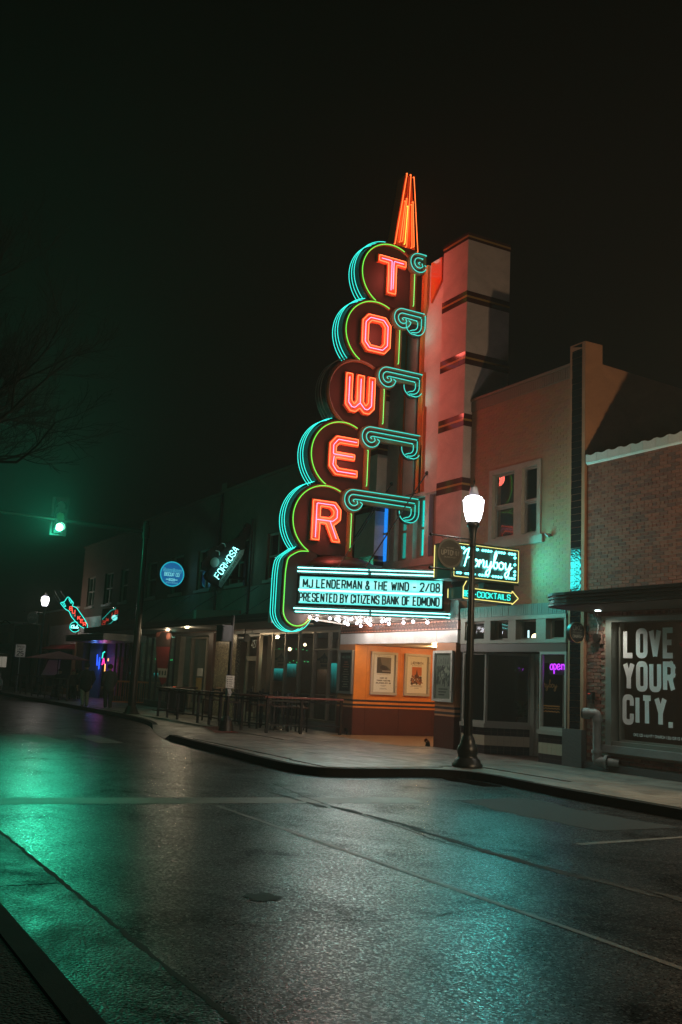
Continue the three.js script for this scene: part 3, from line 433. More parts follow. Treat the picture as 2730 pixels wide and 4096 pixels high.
[...'TOWER'].forEach((ch, i) => {
  const u = CU(i), v = CV(i), lit = ch !== 'W', ccw = (p) => (p.reduce((s, q, k) => { const b = p[(k + 1) % p.length]; return s + q[0] * b[1] - b[0] * q[1]; }, 0) > 0 ? p : [...p].reverse());
  const disc = sp('round_panel', new THREE.CylinderGeometry(0.93, 0.93, 0.012, 48).rotateX(Math.PI / 2).translate(u, v, 0.007), M.darkBrown);
  sp('panel_rim', tube(arc(u, v, 0.985, i ? 62 : 50, 243, 50, 0.01), 0.05, { seg: 6 }), M.rust, disc);
  ring(u, v, 0.975, 64, 240, 0.075, lit ? N.green : M.unlitGlass, disc, 'green_neon_tube');
  [0.14, 0.29, 0.44].forEach((w, k) => sp('cyan_neon_tube', tube([...arc(u, v, RD + 0.07, 96 - k * 2, 226 + k, 40, -w)], 0.0095), lit ? N.cyan : M.unlitGlass, disc));
  const shape = ccw(LETTERS[ch]), face = poly(shape, 0.09, { holes: HOLES[ch] ? [HOLES[ch]] : [] }).translate(u, v, 0.016);
  const le = sp('letter', face, M.letterFace);
  const outline = (p, d) => { const q = inset(ccw(p), d).map((a) => V(u + a[0], v + a[1], 0.135)); return tube(fil(q, 0.03, true), 0.0125, { closed: true }); };
  sp('red_neon_tube', outline(shape, 0.035), N.red, le);
  if (HOLES[ch]) sp('red_neon_tube', outline(HOLES[ch], -0.035), N.red, le);
  for (const t of INNER[ch]) sp('violet_neon_tube', tube(fil(t.map((a) => V(u + a[0], v + a[1], 0.14)), 0.03), 0.012), N.violet, le);
  // accent strip to the right of each panel
  const st = sp('accent_strip', box(u + 0.7, u + 0.9, v - 0.92, v + (i ? 0.6 : 0.5), 0.004, 0.05), M.rust);
  sp('green_neon_tube', tube(fil([V(u + 0.8, v - 0.72, 0.03), V(u + 0.8, v - 0.72, 0.09), V(u + 0.8, v + 0.3, 0.09), V(u + 0.8, v + 0.3, 0.03)], 0.03), 0.012), glow('yellow green neon', [0.35, 1.7, 0.3]), st);
  pointLight('letter_neon_light', [1, 0.14, 0.1], 5.0, [-23.7 + 0.55, v, -u], 12);
});
// lower hook of the sign beside the marquee
{
  const j = (d, w) => [V(12.0 - d * 0.3, 5.12 + d, w), V(11.72, 5.1 + d, w), V(11.38 - d, 4.88, w), V(11.33 - d, 4.5, w), V(11.33 - d, 3.52, w), ...arc(11.76, 3.5, 0.43 + d, 180, 338, 20, w)];
  const jh = sp('hook_panel', poly([...j(-0.05, 0).map((p) => [p.x, p.y]), [12.1, 3.7], [12.1, 5.0]], 0.012), M.darkBrown);
  sp('panel_rim', tube(fil(j(-0.0, 0.01), 0.12), 0.05), M.rust, jh);
  sp('green_neon_tube', tube(fil(j(-0.02, 0.075), 0.12), 0.013), N.green, jh);
  for (const w of [0.14, 0.29, 0.44]) sp('cyan_neon_tube', tube(fil(j(0.12, -w).slice(1), 0.2), 0.0095), N.cyan, jh);
}
// scroll shaped bars
[[14.77, 14.03], [14.28, 12.2], [13.84, 10.34], [13.38, 8.5], [12.91, 6.64]].forEach(([lu, v], i) => {
  const u = lu + 0.34, R = 15.4, w = 0.16, o = [...arc(u, v, 0.345, 90, 325, 24).map((p) => [p.x, p.y]), [u + 0.3, v - 0.07], [R, v - 0.07], [R, v + 0.345]];
  const b = sp('scroll_bar', poly(o, 0.14).translate(0, 0, 0.004), M.scroll);
  sp('dark_groove', [ribbon([V(R - 0.1, v + 0.215), ...arc(u, v, 0.215, 90, 318, 20)], 0.05, 0.146), ribbon([V(R - 0.1, v + 0.085), ...arc(u, v, 0.09, 90, 270, 12)], 0.05, 0.1462)], M.darkBrown, b);
  sp('cyan_neon_tube', tube(fil([V(R - 0.03, v + 0.29, 0.15), V(R - 0.03, v + 0.29, w + 0.04), ...arc(u, v, 0.29, 90, 345, 30, w + 0.04), V(u + 0.2, v - 0.03, w + 0.04)], 0.03), 0.013), N.scroll, b);
  sp('cyan_neon_tube', tube(fil([V(R - 0.15, v + 0.155, 0.15), V(R - 0.15, v + 0.155, w + 0.04), ...arc(u, v, 0.155, 90, 330, 24, w + 0.04), V(u + 0.1, v - 0.0, w + 0.04)], 0.03), 0.013), N.scroll, b);
  sp('cyan_neon_tube', tube(fil([V(R - 0.28, v + 0.02, 0.15), V(R - 0.28, v + 0.02, w + 0.04), V(u + 0.04, v + 0.03, w + 0.04), V(u - 0.03, v - 0.01, w + 0.04), V(u + 0.02, v - 0.05, w + 0.04)], 0.03), 0.013), N.scroll, b);
  if (i) {
    const hp = [[R - 0.3, v - 0.08], [R + 0.01, v - 0.08], [R + 0.01, v - 0.2], ...arc(R - 0.33, v - 0.18, 0.34, 0, -120, 14).map((p) => [p.x, p.y]), ...arc(R - 0.5, v - 0.1, 0.2, -70, 0, 8).map((p) => [p.x, p.y])];
    const h = sp('scroll_end', poly([[R - 0.62, v - 0.07], [R + 0.02, v - 0.07], ...arc(R - 0.3, v - 0.13, 0.32, 0, -180, 18).map((p) => [p.x, p.y])], 0.1).translate(0, 0, 0.01), M.darkBrown);
    sp('scroll_inner', new THREE.CylinderGeometry(0.17, 0.17, 0.02, 20).rotateX(Math.PI / 2).translate(R - 0.42, v - 0.16, 0.115), M.blackMetal, h);
    [0, 0.13, 0.26].forEach((d, k) => sp('cyan_neon_tube', tube(fil([V(R - d, v + 0.25 - d, w + 0.03), V(R - d, v - 0.05, w + 0.03), ...arc(R - 0.3 - d * 0.45, v - 0.12, 0.3 - d * 0.55, 0, -82 - k * 4, 12, w + 0.03), V(R - 0.4 - d * 0.45, v - 0.4 + d * 0.3, w + 0.02)], 0.03), 0.013), N.scroll, h));
    sp('cyan_neon_tube', tube([...arc(R - 0.36, v - 0.13, 0.27, 175, 262, 14, w - 0.01)], 0.012), N.scroll, h);
    pointLight('scroll_neon_light', [0.05, 1, 0.82], 0.22, [-23.7 + 0.3, v - 0.45, -15.1], 5);
  }
  pointLight('scroll_neon_light', [0.05, 1, 0.82], 0.1, [-23.7 + 0.5, v + 0.1, -(u + R) / 2], 6);
});
// spire on top
{
  const q = (f, t) => V(14.36 + f * 0.8 + (14.69 + f * 0.24 - 14.36 - f * 0.8) * t, 14.5 + 2.35 * t, 0);
  const fin = (f0, f1, t1, w0, w1) => { const a = q(f0, 0), b = q(f1, 0), c = q(f1, t1), d = q(f0, t1); return poly([[a.x, a.y], [b.x, b.y], [c.x, c.y], [d.x, d.y]], w1 - w0).translate(0, 0, w0); };
  const s = sp('spire', fin(0.02, 0.98, 1, -0.5, -0.1), M.orangePaint);
  [[0.1, 0.2], [0.36, 0.46], [0.56, 0.66], [0.8, 0.9]].forEach(([a, b], k) => sp('spire_rib', fin(a, b, k === 0 || k === 3 ? 0.62 : 0.97, -0.1, -0.03), M.orangePaint, s));
  const st = (f0, f1, t0, t1, m = N.spire) => { const a = q(f0, t0), b = q(f1, t1); a.z = b.z = 0.02; sp('orange_neon_tube', tube(fil([V(a.x, a.y, -0.04), a, b, V(b.x, b.y, -0.04)], 0.02), 0.013), m, s); };
  st(0, 0, 0.01, 1); st(1, 1, -0.02, 0.98); st(0.5, 0.55, 0.01, 1); st(0.2, 0.22, 0.05, 0.62); st(0.3, 0.32, 0.07, 0.66); st(0.74, 0.72, 0.02, 0.6); st(0.84, 0.82, 0.04, 0.64); st(0.42, 0.44, 0.04, 0.56, glow('lime neon', [1.5, 1.6, 0.2]));
  sp('spire_base', box(14.3, 15.2, 14.3, 14.5, -0.5, -0.02), M.darkBrown);
  pointLight('spire_neon_light', [1, 0.16, 0.05], 3.5, [-23.2, 15.4, -14.75], 12);
}

// ---------------------------------------------------------------- marquee
const marquee = thing('theatre_marquee', 'wedge marquee with two lit rows of black letters and a bulb lit underside', 'marquee', [-23.7, 3.42, -11.81]);
const mq = (n, g, m, p = marquee) => part(n, (Array.isArray(g) ? join(g) : g).translate(23.7, -3.42, 11.81), m, p);
const slabXZ = (pts, y0, y1) => slab(pts, y0, y1);
mq('marquee_body', slabXZ([[-23.68, -11.86], [-21.5, -14.94], [-21.46, -15.08], [-26.5, -15.08], [-26.5, -14.94], [-24.32, -11.86]], 3.44, 4.66), M.darkBrown);
mq('soffit', slabXZ([[-23.72, -11.95], [-21.55, -14.98], [-26.45, -14.98], [-24.28, -11.95]], 3.415, 3.437), mat('soffit white enamel', [0.2, 0.19, 0.18], { roughness: 0.3 }));
mq('marquee_roof', (() => { const g = new THREE.SphereGeometry(1, 24, 10, 0, tau, 0, Math.PI / 2); g.scale(0.75, 0.42, 1.15); g.translate(-23.75, 4.66, -13.1); return uvm(g); })(), M.cabinet);
const ANG = Math.atan2(0.817, 0.576), MB = new THREE.Matrix4().makeRotationY(ANG).setPosition(-23.7, 0, -11.81);
const mb = (n, g, m, p = marquee) => { const q = Array.isArray(g) ? join(g) : g; q.applyMatrix4(MB); return mq(n, q, m, p); };
const LEN = 3.79;
function boardTex(text, h, w, gap, x0) {
  return canvasTex(2040, 192, (c, W, H) => {
    c.fillStyle = '#b4fbf4'; c.fillRect(0, 0, W, H);
    for (let i = 0; i < 34; i++) { c.fillStyle = `rgba(${i % 3 ? '40,190,185' : '255,255,255'},${0.05 + 0.12 * rnd()})`; c.fillRect(i * 60, 0, 58, H); }
    const g = c.createLinearGradient(0, 0, 0, H); g.addColorStop(0, 'rgba(60,225,215,0.75)'); g.addColorStop(0.35, 'rgba(60,225,215,0.15)'); g.addColorStop(0.75, 'rgba(60,225,215,0.25)'); g.addColorStop(1, 'rgba(60,225,215,0.8)'); c.fillStyle = g; c.fillRect(0, 0, W, H);
    c.fillStyle = 'rgba(20,120,115,0.5)'; for (const y of [24, 96, 168]) c.fillRect(0, y, W, 1.5);
    c.strokeStyle = '#02211f'; drawText(c, text, x0, 168, h + 4, w, gap, 21); 
  });
}
[['MJ LENDERMAN & THE WIND - 2/08', 4.07, 4.415, 134, 41.5, 22.5, 60], ['PRESENTED BY CITIZENS BANK OF EDMOND', 3.70, 4.03, 140, 37, 20, 14]].forEach(([text, y0, y1, h, w, gap, x0]) => {
  const len = strokes(text, h, w, gap, () => 0), tex = boardTex(text, h, w * (2040 - x0 - 40) / len, gap * (2040 - x0 - 40) / len, x0);
  const m = new THREE.MeshStandardMaterial({ color: L(0.02, 0.02, 0.02), emissive: L(1.7, 1.6, 1.6), emissiveMap: tex, roughness: 0.3 }); m.name = 'lit letter board';
  const g = new THREE.PlaneGeometry(LEN, y1 - y0); g.translate(LEN / 2, (y0 + y1) / 2, 0.004); mb('letter_board_light', g, m);
});
mb('board_frame', [box(-0.06, 0, 3.64, 4.47, -0.03, 0.05), box(LEN, LEN + 0.05, 3.64, 4.47, -0.03, 0.05), box(0, LEN, 4.42, 4.47, -0.03, 0.05), box(0, LEN, 4.03, 4.07, -0.03, 0.03), box(0, LEN, 3.64, 3.7, -0.03, 0.05)], M.darkMetal);
mb('fascia', [box(-0.12, LEN + 0.04, 4.472, 4.7, -0.04, 0.06), box(-0.14, LEN + 0.1, 3.42, 3.638, -0.04, 0.06)], M.chrome);
for (const [y, a, b, w] of [[4.64, -0.05, 1.83, 0.09], [4.64, 1.88, LEN + 0.02, 0.09], [4.54, -0.05, 1.83, 0.1], [4.54, 1.92, LEN + 0.02, 0.1], [4.065, 0, LEN, 0.05], [4.04, 0, LEN, 0.05], [3.56, -0.1, 1.9, 0.1], [3.47, -0.06, 1.9, 0.09]]) mb('cyan_neon_tube', tube([V(a, y, w), V(b, y, w)], 0.014), N.cyanWhite);
for (const [y, w] of [[3.56, 0.1], [3.47, 0.09]]) mb('cyan_neon_tube', tube(fil([V(1.96, y, w), V(LEN + 0.12, y, w), V(LEN + 0.36, y, w - 0.34)], 0.25), 0.014), N.cyanWhite);
mb('end_return', box(LEN + 0.05, LEN + 0.22, 3.6, 4.44, -0.3, 0.0), M.salmon);
for (const y of [3.75, 3.95, 4.2, 4.4]) mb('green_neon_end', tube([V(-0.28, y - 0.03, 0.05), V(-0.28, y + 0.03, 0.05)], 0.012), N.green);
mq('left_board', tube([V(-24.34, 3.5, -11.84), V(-26.54, 3.5, -14.9)], 0.014), N.cyanWhite);
mq('left_trim', slabXZ([[-24.3, -11.9], [-26.52, -14.98], [-26.58, -14.9], [-24.36, -11.82]], 3.38, 3.46), M.white);
for (const [a, b] of [[[-23.22, 7.66, -15.44], [-22.45, 4.68, -13.1]], [[-25.11, 7.63, -15.44], [-23.02, 4.68, -12.6]], [[-25.4, 7.0, -15.1], [-24.9, 4.68, -13.4]]]) { mq('tie_rod', rod(V(...a), V(...b), 0.018), M.blackMetal); mq('rod_anchor', new THREE.SphereGeometry(0.06, 10, 8).translate(...a), M.blackMetal); }
{ // bulbs under the marquee
  const B = [[-23.51, -12.08], [-23.3, -12.57], [-22.81, -12.95], [-23.83, -13.14], [-24.5, -13.7], [-22.75, -13.35], [-24.39, -14.03], [-23.73, -13.99], [-23.2, -13.45], [-22.83, -13.9], [-22.4, -13.75], [-22.62, -14.45], [-22.0, -14.35], [-21.85, -14.7], [-23.6, -14.6], [-24.6, -14.6], [-25.2, -14.2], [-25.5, -14.8], [-23.45, -12.85], [-24.1, -12.6]];
  for (const [x, z] of B) {
    const s = mq('bulb_socket', cyl(0.03, 0.03, 3.375, 3.415, x, z, 10), M.chrome); mq('light_bulb', new THREE.SphereGeometry(0.042, 12, 8).translate(x, 3.335, z), N.bulb, s);
    bulbLight('bulb_light', [1, 0.84, 0.74], 1.1, [x, 3.335, z], 2);
  }
}
for (const y of [4.24, 3.87]) { const l = new THREE.RectAreaLight(L(0.12, 1, 0.9), 9); l.width = LEN; l.height = 0.3; l.name = 'letter_board_area_light'; const n = V(0.817, 0, 0.576), c = V(-23.7 + 0.576 * LEN / 2, y, -11.81 - 0.817 * LEN / 2).addScaledVector(n, 0.1); l.position.copy(c); l.lookAt(c.clone().add(n)); scene.add(l); }

// ---------------------------------------------------------------- tan brick building with the bar
const tan = thing('tan_brick_building', 'two storey tan painted brick building with a black tiled pier and a bar below', 'building', [-19, 0.13, -15.1]);
const tn = (n, g, m, p = tan, l) => part(n, (Array.isArray(g) ? join(g) : g).translate(19, -0.13, 15.1), m, p, l);
tn('front_wall', wall(-21.0, -16.95, 3.7, 8.95, -15.35, 0.35, [[-20.14, -18.14, 5.36, 7.2]]), M.tan);
{ // painted bricks standing a little proud of the joints
  const g = new THREE.BoxGeometry(0.203, 0.067, 0.02), list = [], mm = new THREE.Matrix4();
  for (let j = 0, y = 3.75; y < 8.9; y += 0.0763, j++) for (let x = -21.0 + (j % 2) * 0.107; x < -16.98; x += 0.2135) if (!(x > -20.36 && x < -17.98 && y > 5.14 && y < 7.3)) list.push([x + 0.1, y + 0.035]);
  const im = new THREE.InstancedMesh(g, M.tan, list.length); im.name = 'brickwork'; im.userData.kind = 'stuff';
  list.forEach(([x, y], i) => { mm.makeRotationFromEuler(new THREE.Euler(rr(-0.012, 0.012), rr(-0.008, 0.008), 0)); mm.setPosition(x + 19, y - 0.13, -0.256 + rr(-0.002, 0.003)); im.setMatrixAt(i, mm); im.setColorAt(i, L(rr(0.88, 1.1), rr(0.88, 1.08), rr(0.86, 1.06))); });
  tan.add(im);
}
const cornice = mat('brown cornice', [0.2, 0.13, 0.085], { roughness: 0.8 });
tn('cornice', box(-21, -16.95, 8.95, 9.24, -15.6, -15.34), cornice);
{ const g = new THREE.BoxGeometry(0.068, 0.25, 0.03); for (let x = -20.96; x < -16.97; x += 0.082) { const o = part('soldier_brick', g, cornice, tan); o.position.set(x + 19, 9.085 - 0.13, -0.235); } }
tn('coping', box(-21.02, -16.93, 9.24, 9.3, -15.7, -15.3), cornice);
const upWin = tn('window_frame', [box(-20.14, -20.0, 5.36, 7.2, -15.45, -15.31), box(-18.27, -18.14, 5.36, 7.2, -15.45, -15.31), box(-20, -18.27, 7.07, 7.2, -15.45, -15.312), box(-20, -18.27, 5.36, 5.42, -15.45, -15.312), box(-19.14, -18.84, 5.42, 7.07, -15.45, -15.315)], M.trim);
tn('sill', box(-20.25, -18.02, 5.16, 5.355, -15.5, -15.27), M.trim, upWin);
for (const [a, b] of [[-20, -19.14], [-18.84, -18.27]]) {
  for (const [y0, y1, z] of [[6.22, 7.07, -15.4], [5.42, 6.22, -15.43]]) {
    const s = tn('sash', [box(a, a + 0.055, y0, y1, z - 0.04, z), box(b - 0.055, b, y0, y1, z - 0.04, z), box(a + 0.055, b - 0.055, y1 - 0.055, y1, z - 0.04, z), box(a + 0.055, b - 0.055, y0, y0 + 0.06, z - 0.04, z)], M.trim, upWin);
    part('pane', new THREE.PlaneGeometry(b - a - 0.11, y1 - y0 - 0.11).rotateY((y0 > 6 ? 0.006 : -0.02)).translate((a + b) / 2 + 19, (y0 + y1) / 2 - 0.13, z - 0.02 + 15.1), M.glass, upWin);
  }
}
tn('dark_room', box(-20.9, -17, 4.6, 8, -17.2, -17.1), M.interior);
tn('wall_fitting', [new THREE.SphereGeometry(0.05, 10, 8).translate(-17.78, 5.29, -15.28), rod(V(-17.78, 5.29, -15.35), V(-17.78, 5.29, -15.25), 0.03), rod(V(-17.86, 5.33, -15.24), V(-17.7, 5.24, -15.22), 0.025)], M.galv);
tn('tiled_pier', box(-16.9, -16.4, 0.92, 9.6, -15.62, -15.125), M.tan);
tn('pier_trim', [box(-16.9, -16.835, 0.92, 9.6, -15.13, -15.1), box(-16.5, -16.4, 0.92, 9.6, -15.13, -15.1), box(-16.835, -16.5, 9.45, 9.6, -15.13, -15.1)], M.tan);
{ const g = uvm(new THREE.BoxGeometry(0.33, 0.142, 0.02)); for (let y = 0.94; y < 9.44; y += 0.1515) { const o = part('black_tile', g, M.blackTile, tan); o.position.set(-16.667 + 19, y + 0.072 - 0.13, -0.012 + rr(-0.001, 0.002)); o.rotation.set(rr(-0.06, 0.06), rr(-0.025, 0.025), 0); } }
tn('side_wall', poly([[-28, 0.13], [28, 0.13]].length ? [[15.62, 0.13], [28, 0.13], [28, 8.6], [18, 9.05], [15.62, 9.15]] : [], 0.25).rotateY(Math.PI / 2).translate(-16.66, 0, 0), M.tan);
tn('rear_shell', [box(-21, -16.66, 3.5, 8.9, -27, -26.8), box(-21, -16.66, 8.7, 8.9, -26.8, -15.75), box(-21.0, -20.85, 3.5, 8.9, -26.8, -15.72), box(-21, -16.66, 3.6, 3.7, -26.8, -15.12)], M.interior);
tn('stone_plinth', box(-16.98, -16.38, 0.13, 0.93, -15.4, -15.03), M.stone);
{ const g = new THREE.BoxGeometry(0.06, 0.26, 0.04), gm = mat('green weathered metal', [0.1, 0.13, 0.11], { roughness: 0.5, metalness: 0.4 }); tn('slat_backing', box(-20.98, -16.92, 3.43, 3.7, -15.4, -15.12), gm); for (let x = -20.9; x < -16.95; x += 0.072) { const o = part('metal_slat', g, gm, tan); o.position.set(x + 19, 3.565 - 0.13, -0.01 + rr(-0.003, 0.003)); } }
// transom windows
const transom = tn('transom', [box(-20.9, -16.95, 3.34, 3.43, -15.35, -15.08), box(-20.9, -16.95, 2.79, 2.87, -15.35, -15.08), ...[[-20.9, -20.72], [-19.92, -19.67], [-18.99, -18.7], [-17.97, -17.63], [-17.02, -16.95]].map(([a, b]) => box(a, b, 2.87, 3.34, -15.35, -15.09))], M.trim);
for (const [a, b] of [[-20.72, -19.92], [-19.67, -18.99], [-18.7, -17.97], [-17.63, -17.02]]) { tn('pane_frame', [box(a, a + 0.04, 2.87, 3.34, -15.3, -15.24), box(b - 0.04, b, 2.87, 3.34, -15.3, -15.24), box(a + 0.04, b - 0.04, 3.3, 3.34, -15.3, -15.24), box(a + 0.04, b - 0.04, 2.87, 2.92, -15.3, -15.24)], M.trim, transom); tn('pane', new THREE.PlaneGeometry(b - a - 0.08, 0.4).translate((a + b) / 2, 3.11, -15.27), M.glass, transom); }
tn('timber_beam', box(-20.9, -16.95, 2.59, 2.785, -15.35, -15.1), M.wood);
// glazed front that turns in to the door
const shopFront = [[-20.85, -15.15], [-20.02, -15.25], [-19.45, -16.2]];
const sf = mat('grey painted frame', [0.3, 0.29, 0.25], { roughness: 0.5 });
function panelAlong(p, q) { const l = Math.hypot(q[0] - p[0], q[1] - p[1]); return { l, m: new THREE.Matrix4().makeRotationY(Math.atan2(-(q[1] - p[1]), q[0] - p[0])).setPosition(p[0], 0, p[1]) }; }
function bulkhead(p, q, tilesUnder = true) {
  const { l, m } = panelAlong(p, q), put = (g) => (Array.isArray(g) ? join(g) : g).applyMatrix4(m);
  tn('window_sill', put(box(-0.02, l + 0.02, 0.76, 0.86, -0.14, 0.05)), sf);
  tn('bulkhead', put(box(0, l, 0.13, 0.76, -0.14, -0.012)), M.mortar);
  const k = Math.max(2, Math.round(l / 0.16)), w = l / k;
  for (let i = 0; i < k; i++) for (const [y0, y1, mt] of [[0.135, 0.235, M.plumTile], [0.238, 0.335, M.plumTile], [0.338, 0.455, M.creamTile], [0.458, 0.575, M.creamTile], [0.578, 0.665, M.plumTile], [0.668, 0.757, M.plumTile]]) tn('tile', put(box(i * w + 0.003, i * w + w - 0.003, y0, y1, -0.014, 0.001 + rr(0, 0.002))), mt);
  const fr = tn('shop_window', put([box(0, 0.05, 0.86, 2.59, -0.08, 0), box(l - 0.05, l, 0.86, 2.59, -0.08, 0), box(0.05, l - 0.05, 2.53, 2.59, -0.08, 0), box(0.05, l - 0.05, 0.86, 0.92, -0.08, 0)]), sf);
  tn('pane', put(new THREE.PlaneGeometry(l - 0.1, 1.61).translate(l / 2, 1.725, -0.04)), M.glass, fr);
}
bulkhead(shopFront[0], shopFront[1]); bulkhead(shopFront[1], shopFront[2]); bulkhead([-17.84, -15.1], [-16.95, -15.1]); bulkhead([-17.84, -16.2], [-17.84, -15.12]);
const barDoor = tn('door', [box(-19.45, -19.3, 0.14, 2.59, -16.3, -16.18), box(-19.3, -19.2, 0.15, 2.5, -16.28, -16.22), box(-18.32, -18.2, 0.15, 2.5, -16.28, -16.22), box(-19.2, -18.32, 2.38, 2.5, -16.28, -16.22), box(-19.2, -18.32, 0.15, 0.4, -16.28, -16.22), box(-18.2, -17.84, 0.14, 2.59, -16.3, -16.2), box(-19.3, -18.2, 2.5, 2.59, -16.3, -16.2)], sf);
tn('pane', new THREE.PlaneGeometry(0.88, 1.98).translate(-18.76, 1.39, -16.25), M.glass, barDoor);
tn('handle', tube(fil([V(-19.24, 1.25, -16.22), V(-19.24, 1.25, -16.15), V(-19.24, 1.6, -16.15), V(-19.24, 1.6, -16.22)], 0.03), 0.014), M.chrome, barDoor);
const SCRIPT = [[[0.15, -0.1], [0.45, 1.0], [0.7, 1.95]], [[0.05, 1.35], [0.35, 1.85], [0.85, 2.0], [1.15, 1.65], [0.95, 1.15], [0.5, 0.95]], [[1.55, 0.85], [1.25, 0.55], [1.3, 0.1], [1.6, 0.02], [1.85, 0.4], [1.75, 0.8], [1.5, 0.85], [1.75, 0.65], [2.05, 0.75]], [[2.0, 0], [2.15, 0.85], [2.25, 0.5], [2.5, 0.9], [2.65, 0.7], [2.6, 0.1], [2.8, 0.05], [3.05, 0.4]], [[3.0, 0.85], [3.0, 0.2], [3.2, 0.03], [3.45, 0.3], [3.6, 0.85], [3.5, 0.0], [3.3, -0.75], [3.0, -0.85], [2.95, -0.5], [3.4, -0.1], [3.9, 0.4]], [[3.8, 0.3], [4.15, 1.2], [4.3, 1.8], [4.15, 1.9], [4.0, 1.2], [3.95, 0.2], [4.2, 0.0], [4.45, 0.3], [4.4, 0.75], [4.15, 0.75]], [[4.95, 0.85], [4.65, 0.6], [4.7, 0.1], [5.0, 0.02], [5.25, 0.4], [5.1, 0.8], [4.9, 0.85], [5.2, 0.65], [5.5, 0.75]], [[5.5, 0.85], [5.5, 0.2], [5.7, 0.03], [5.95, 0.3], [6.15, 0.85], [6.0, 0.0], [5.8, -0.75], [5.5, -0.85], [5.45, -0.5], [5.9, -0.1], [6.4, 0.4]]];
const doorInk = mat('orange window print', [0.8, 0.36, 0.09], { roughness: 0.6 });
const decal = tn('door_lettering', SCRIPT.map((s, i) => ribbon(smooth(s.map(([x, y]) => [x * 0.118 - 19.27, y * 0.095 + 1.8]), 22), 0.022, -16.23 + i * 0.0004)), doorInk, barDoor);
tn('door_print', [0, 1, 2].map((i) => ribbon(smooth(Array.from({ length: 15 }, (_, k) => [-19.2 + k * 0.055, 1.36 - i * 0.07 + (i ? (k % 2) * 0.025 : 0)]), 40), i ? 0.02 : 0.03, -16.23)), doorInk, barDoor);
tn('interior_walls', [box(-20.9, -16.5, 0.13, 3.5, -21.2, -21), box(-20.98, -20.86, 0.13, 3.5, -21, -15.2), box(-16.66, -16.45, 0.13, 3.5, -21, -15.62)], M.interior); tn('interior_floor', box(-20.9, -16.5, 0.1, 0.136, -21, -15.0), M.wood); 
tn('bar_counter', box(-20.5, -17.2, 0.13, 1.15, -18.8, -18.3), M.wood); 
{ const lamp = tn('interior_lamp', new THREE.SphereGeometry(0.09, 14, 10).translate(-19.55, 3.02, -16.4), N.warm); tn('interior_glow_strip', box(-20.55, -20.5, 2.95, 3.25, -17.0, -16.98), glow('pale tube lamp', [1.2, 1.8, 1.9]), lamp); }
bulbLight('interior_lamp_light', [1, 0.8, 0.6], 0.25, [-19.55, 3.02, -16.4], 3);
{ // plants and small things on the window shelf
  const leaf = mat('indoor plant leaf', [0.05, 0.07, 0.03], { roughness: 0.7 });
  for (const [x, z, n, h] of [[-17.3, -15.7, 90, 0.4], [-19.8, -16.2, 60, 0.5]]) { const t = thing('potted_plant', x > -18 ? 'leafy plant behind the right hand bar window' : 'leafy plant behind the angled bar window', 'plant', [x, 0.86, z]); part('pot', cyl(0.1, 0.13, 0, 0.18), M.wood, t); const gs = []; for (let i = 0; i < n; i++) { const g = new THREE.PlaneGeometry(0.05, 0.16); g.translate(0, 0.08, 0); g.rotateX(rr(0.2, 1.5)); g.rotateY(rr(0, tau)); g.translate(rr(-0.08, 0.08), 0.18 + rr(0, h * 0.6), rr(-0.08, 0.08)); gs.push(g); } part('foliage', join(gs), leaf, t); part('shelf_stand', box(-0.12, 0.12, -0.73, 0, -0.12, 0.12), M.wood, t); }
}
{ // purple open sign
  const t = thing('open_neon_sign', 'small purple neon sign reading open in the bar window', 'neon sign', [-17.68, 2.2, -15.28]);
  const W = [[[0.25, 0.5], [0.08, 0.42], [0, 0.2], [0.1, 0], [0.3, 0.03], [0.38, 0.28], [0.28, 0.48], [0.2, 0.5]], [[0.55, -0.4], [0.52, 0.1], [0.5, 0.48], [0.62, 0.5], [0.8, 0.42], [0.85, 0.2], [0.72, 0.02], [0.55, 0.05]], [[1.0, 0.22], [1.35, 0.3], [1.3, 0.46], [1.12, 0.5], [0.98, 0.3], [1.02, 0.06], [1.2, 0], [1.42, 0.1]], [[1.6, 0], [1.6, 0.48], [1.66, 0.44], [1.85, 0.48], [1.95, 0.35], [1.97, 0]]];
  W.forEach((s) => part('purple_neon_tube', tube(smooth(s.map(([x, y]) => [x * 0.24, y * 0.24]), 26), 0.012), N.purple, t)); part('sign_backing', box(-0.06, 0.54, -0.12, 0.16, -0.03, -0.02), M.blackMetal, t);
  pointLight('open_neon_light', [0.6, 0.05, 1], 0.12, [-17.4, 2.25, -15.2], 3);
}
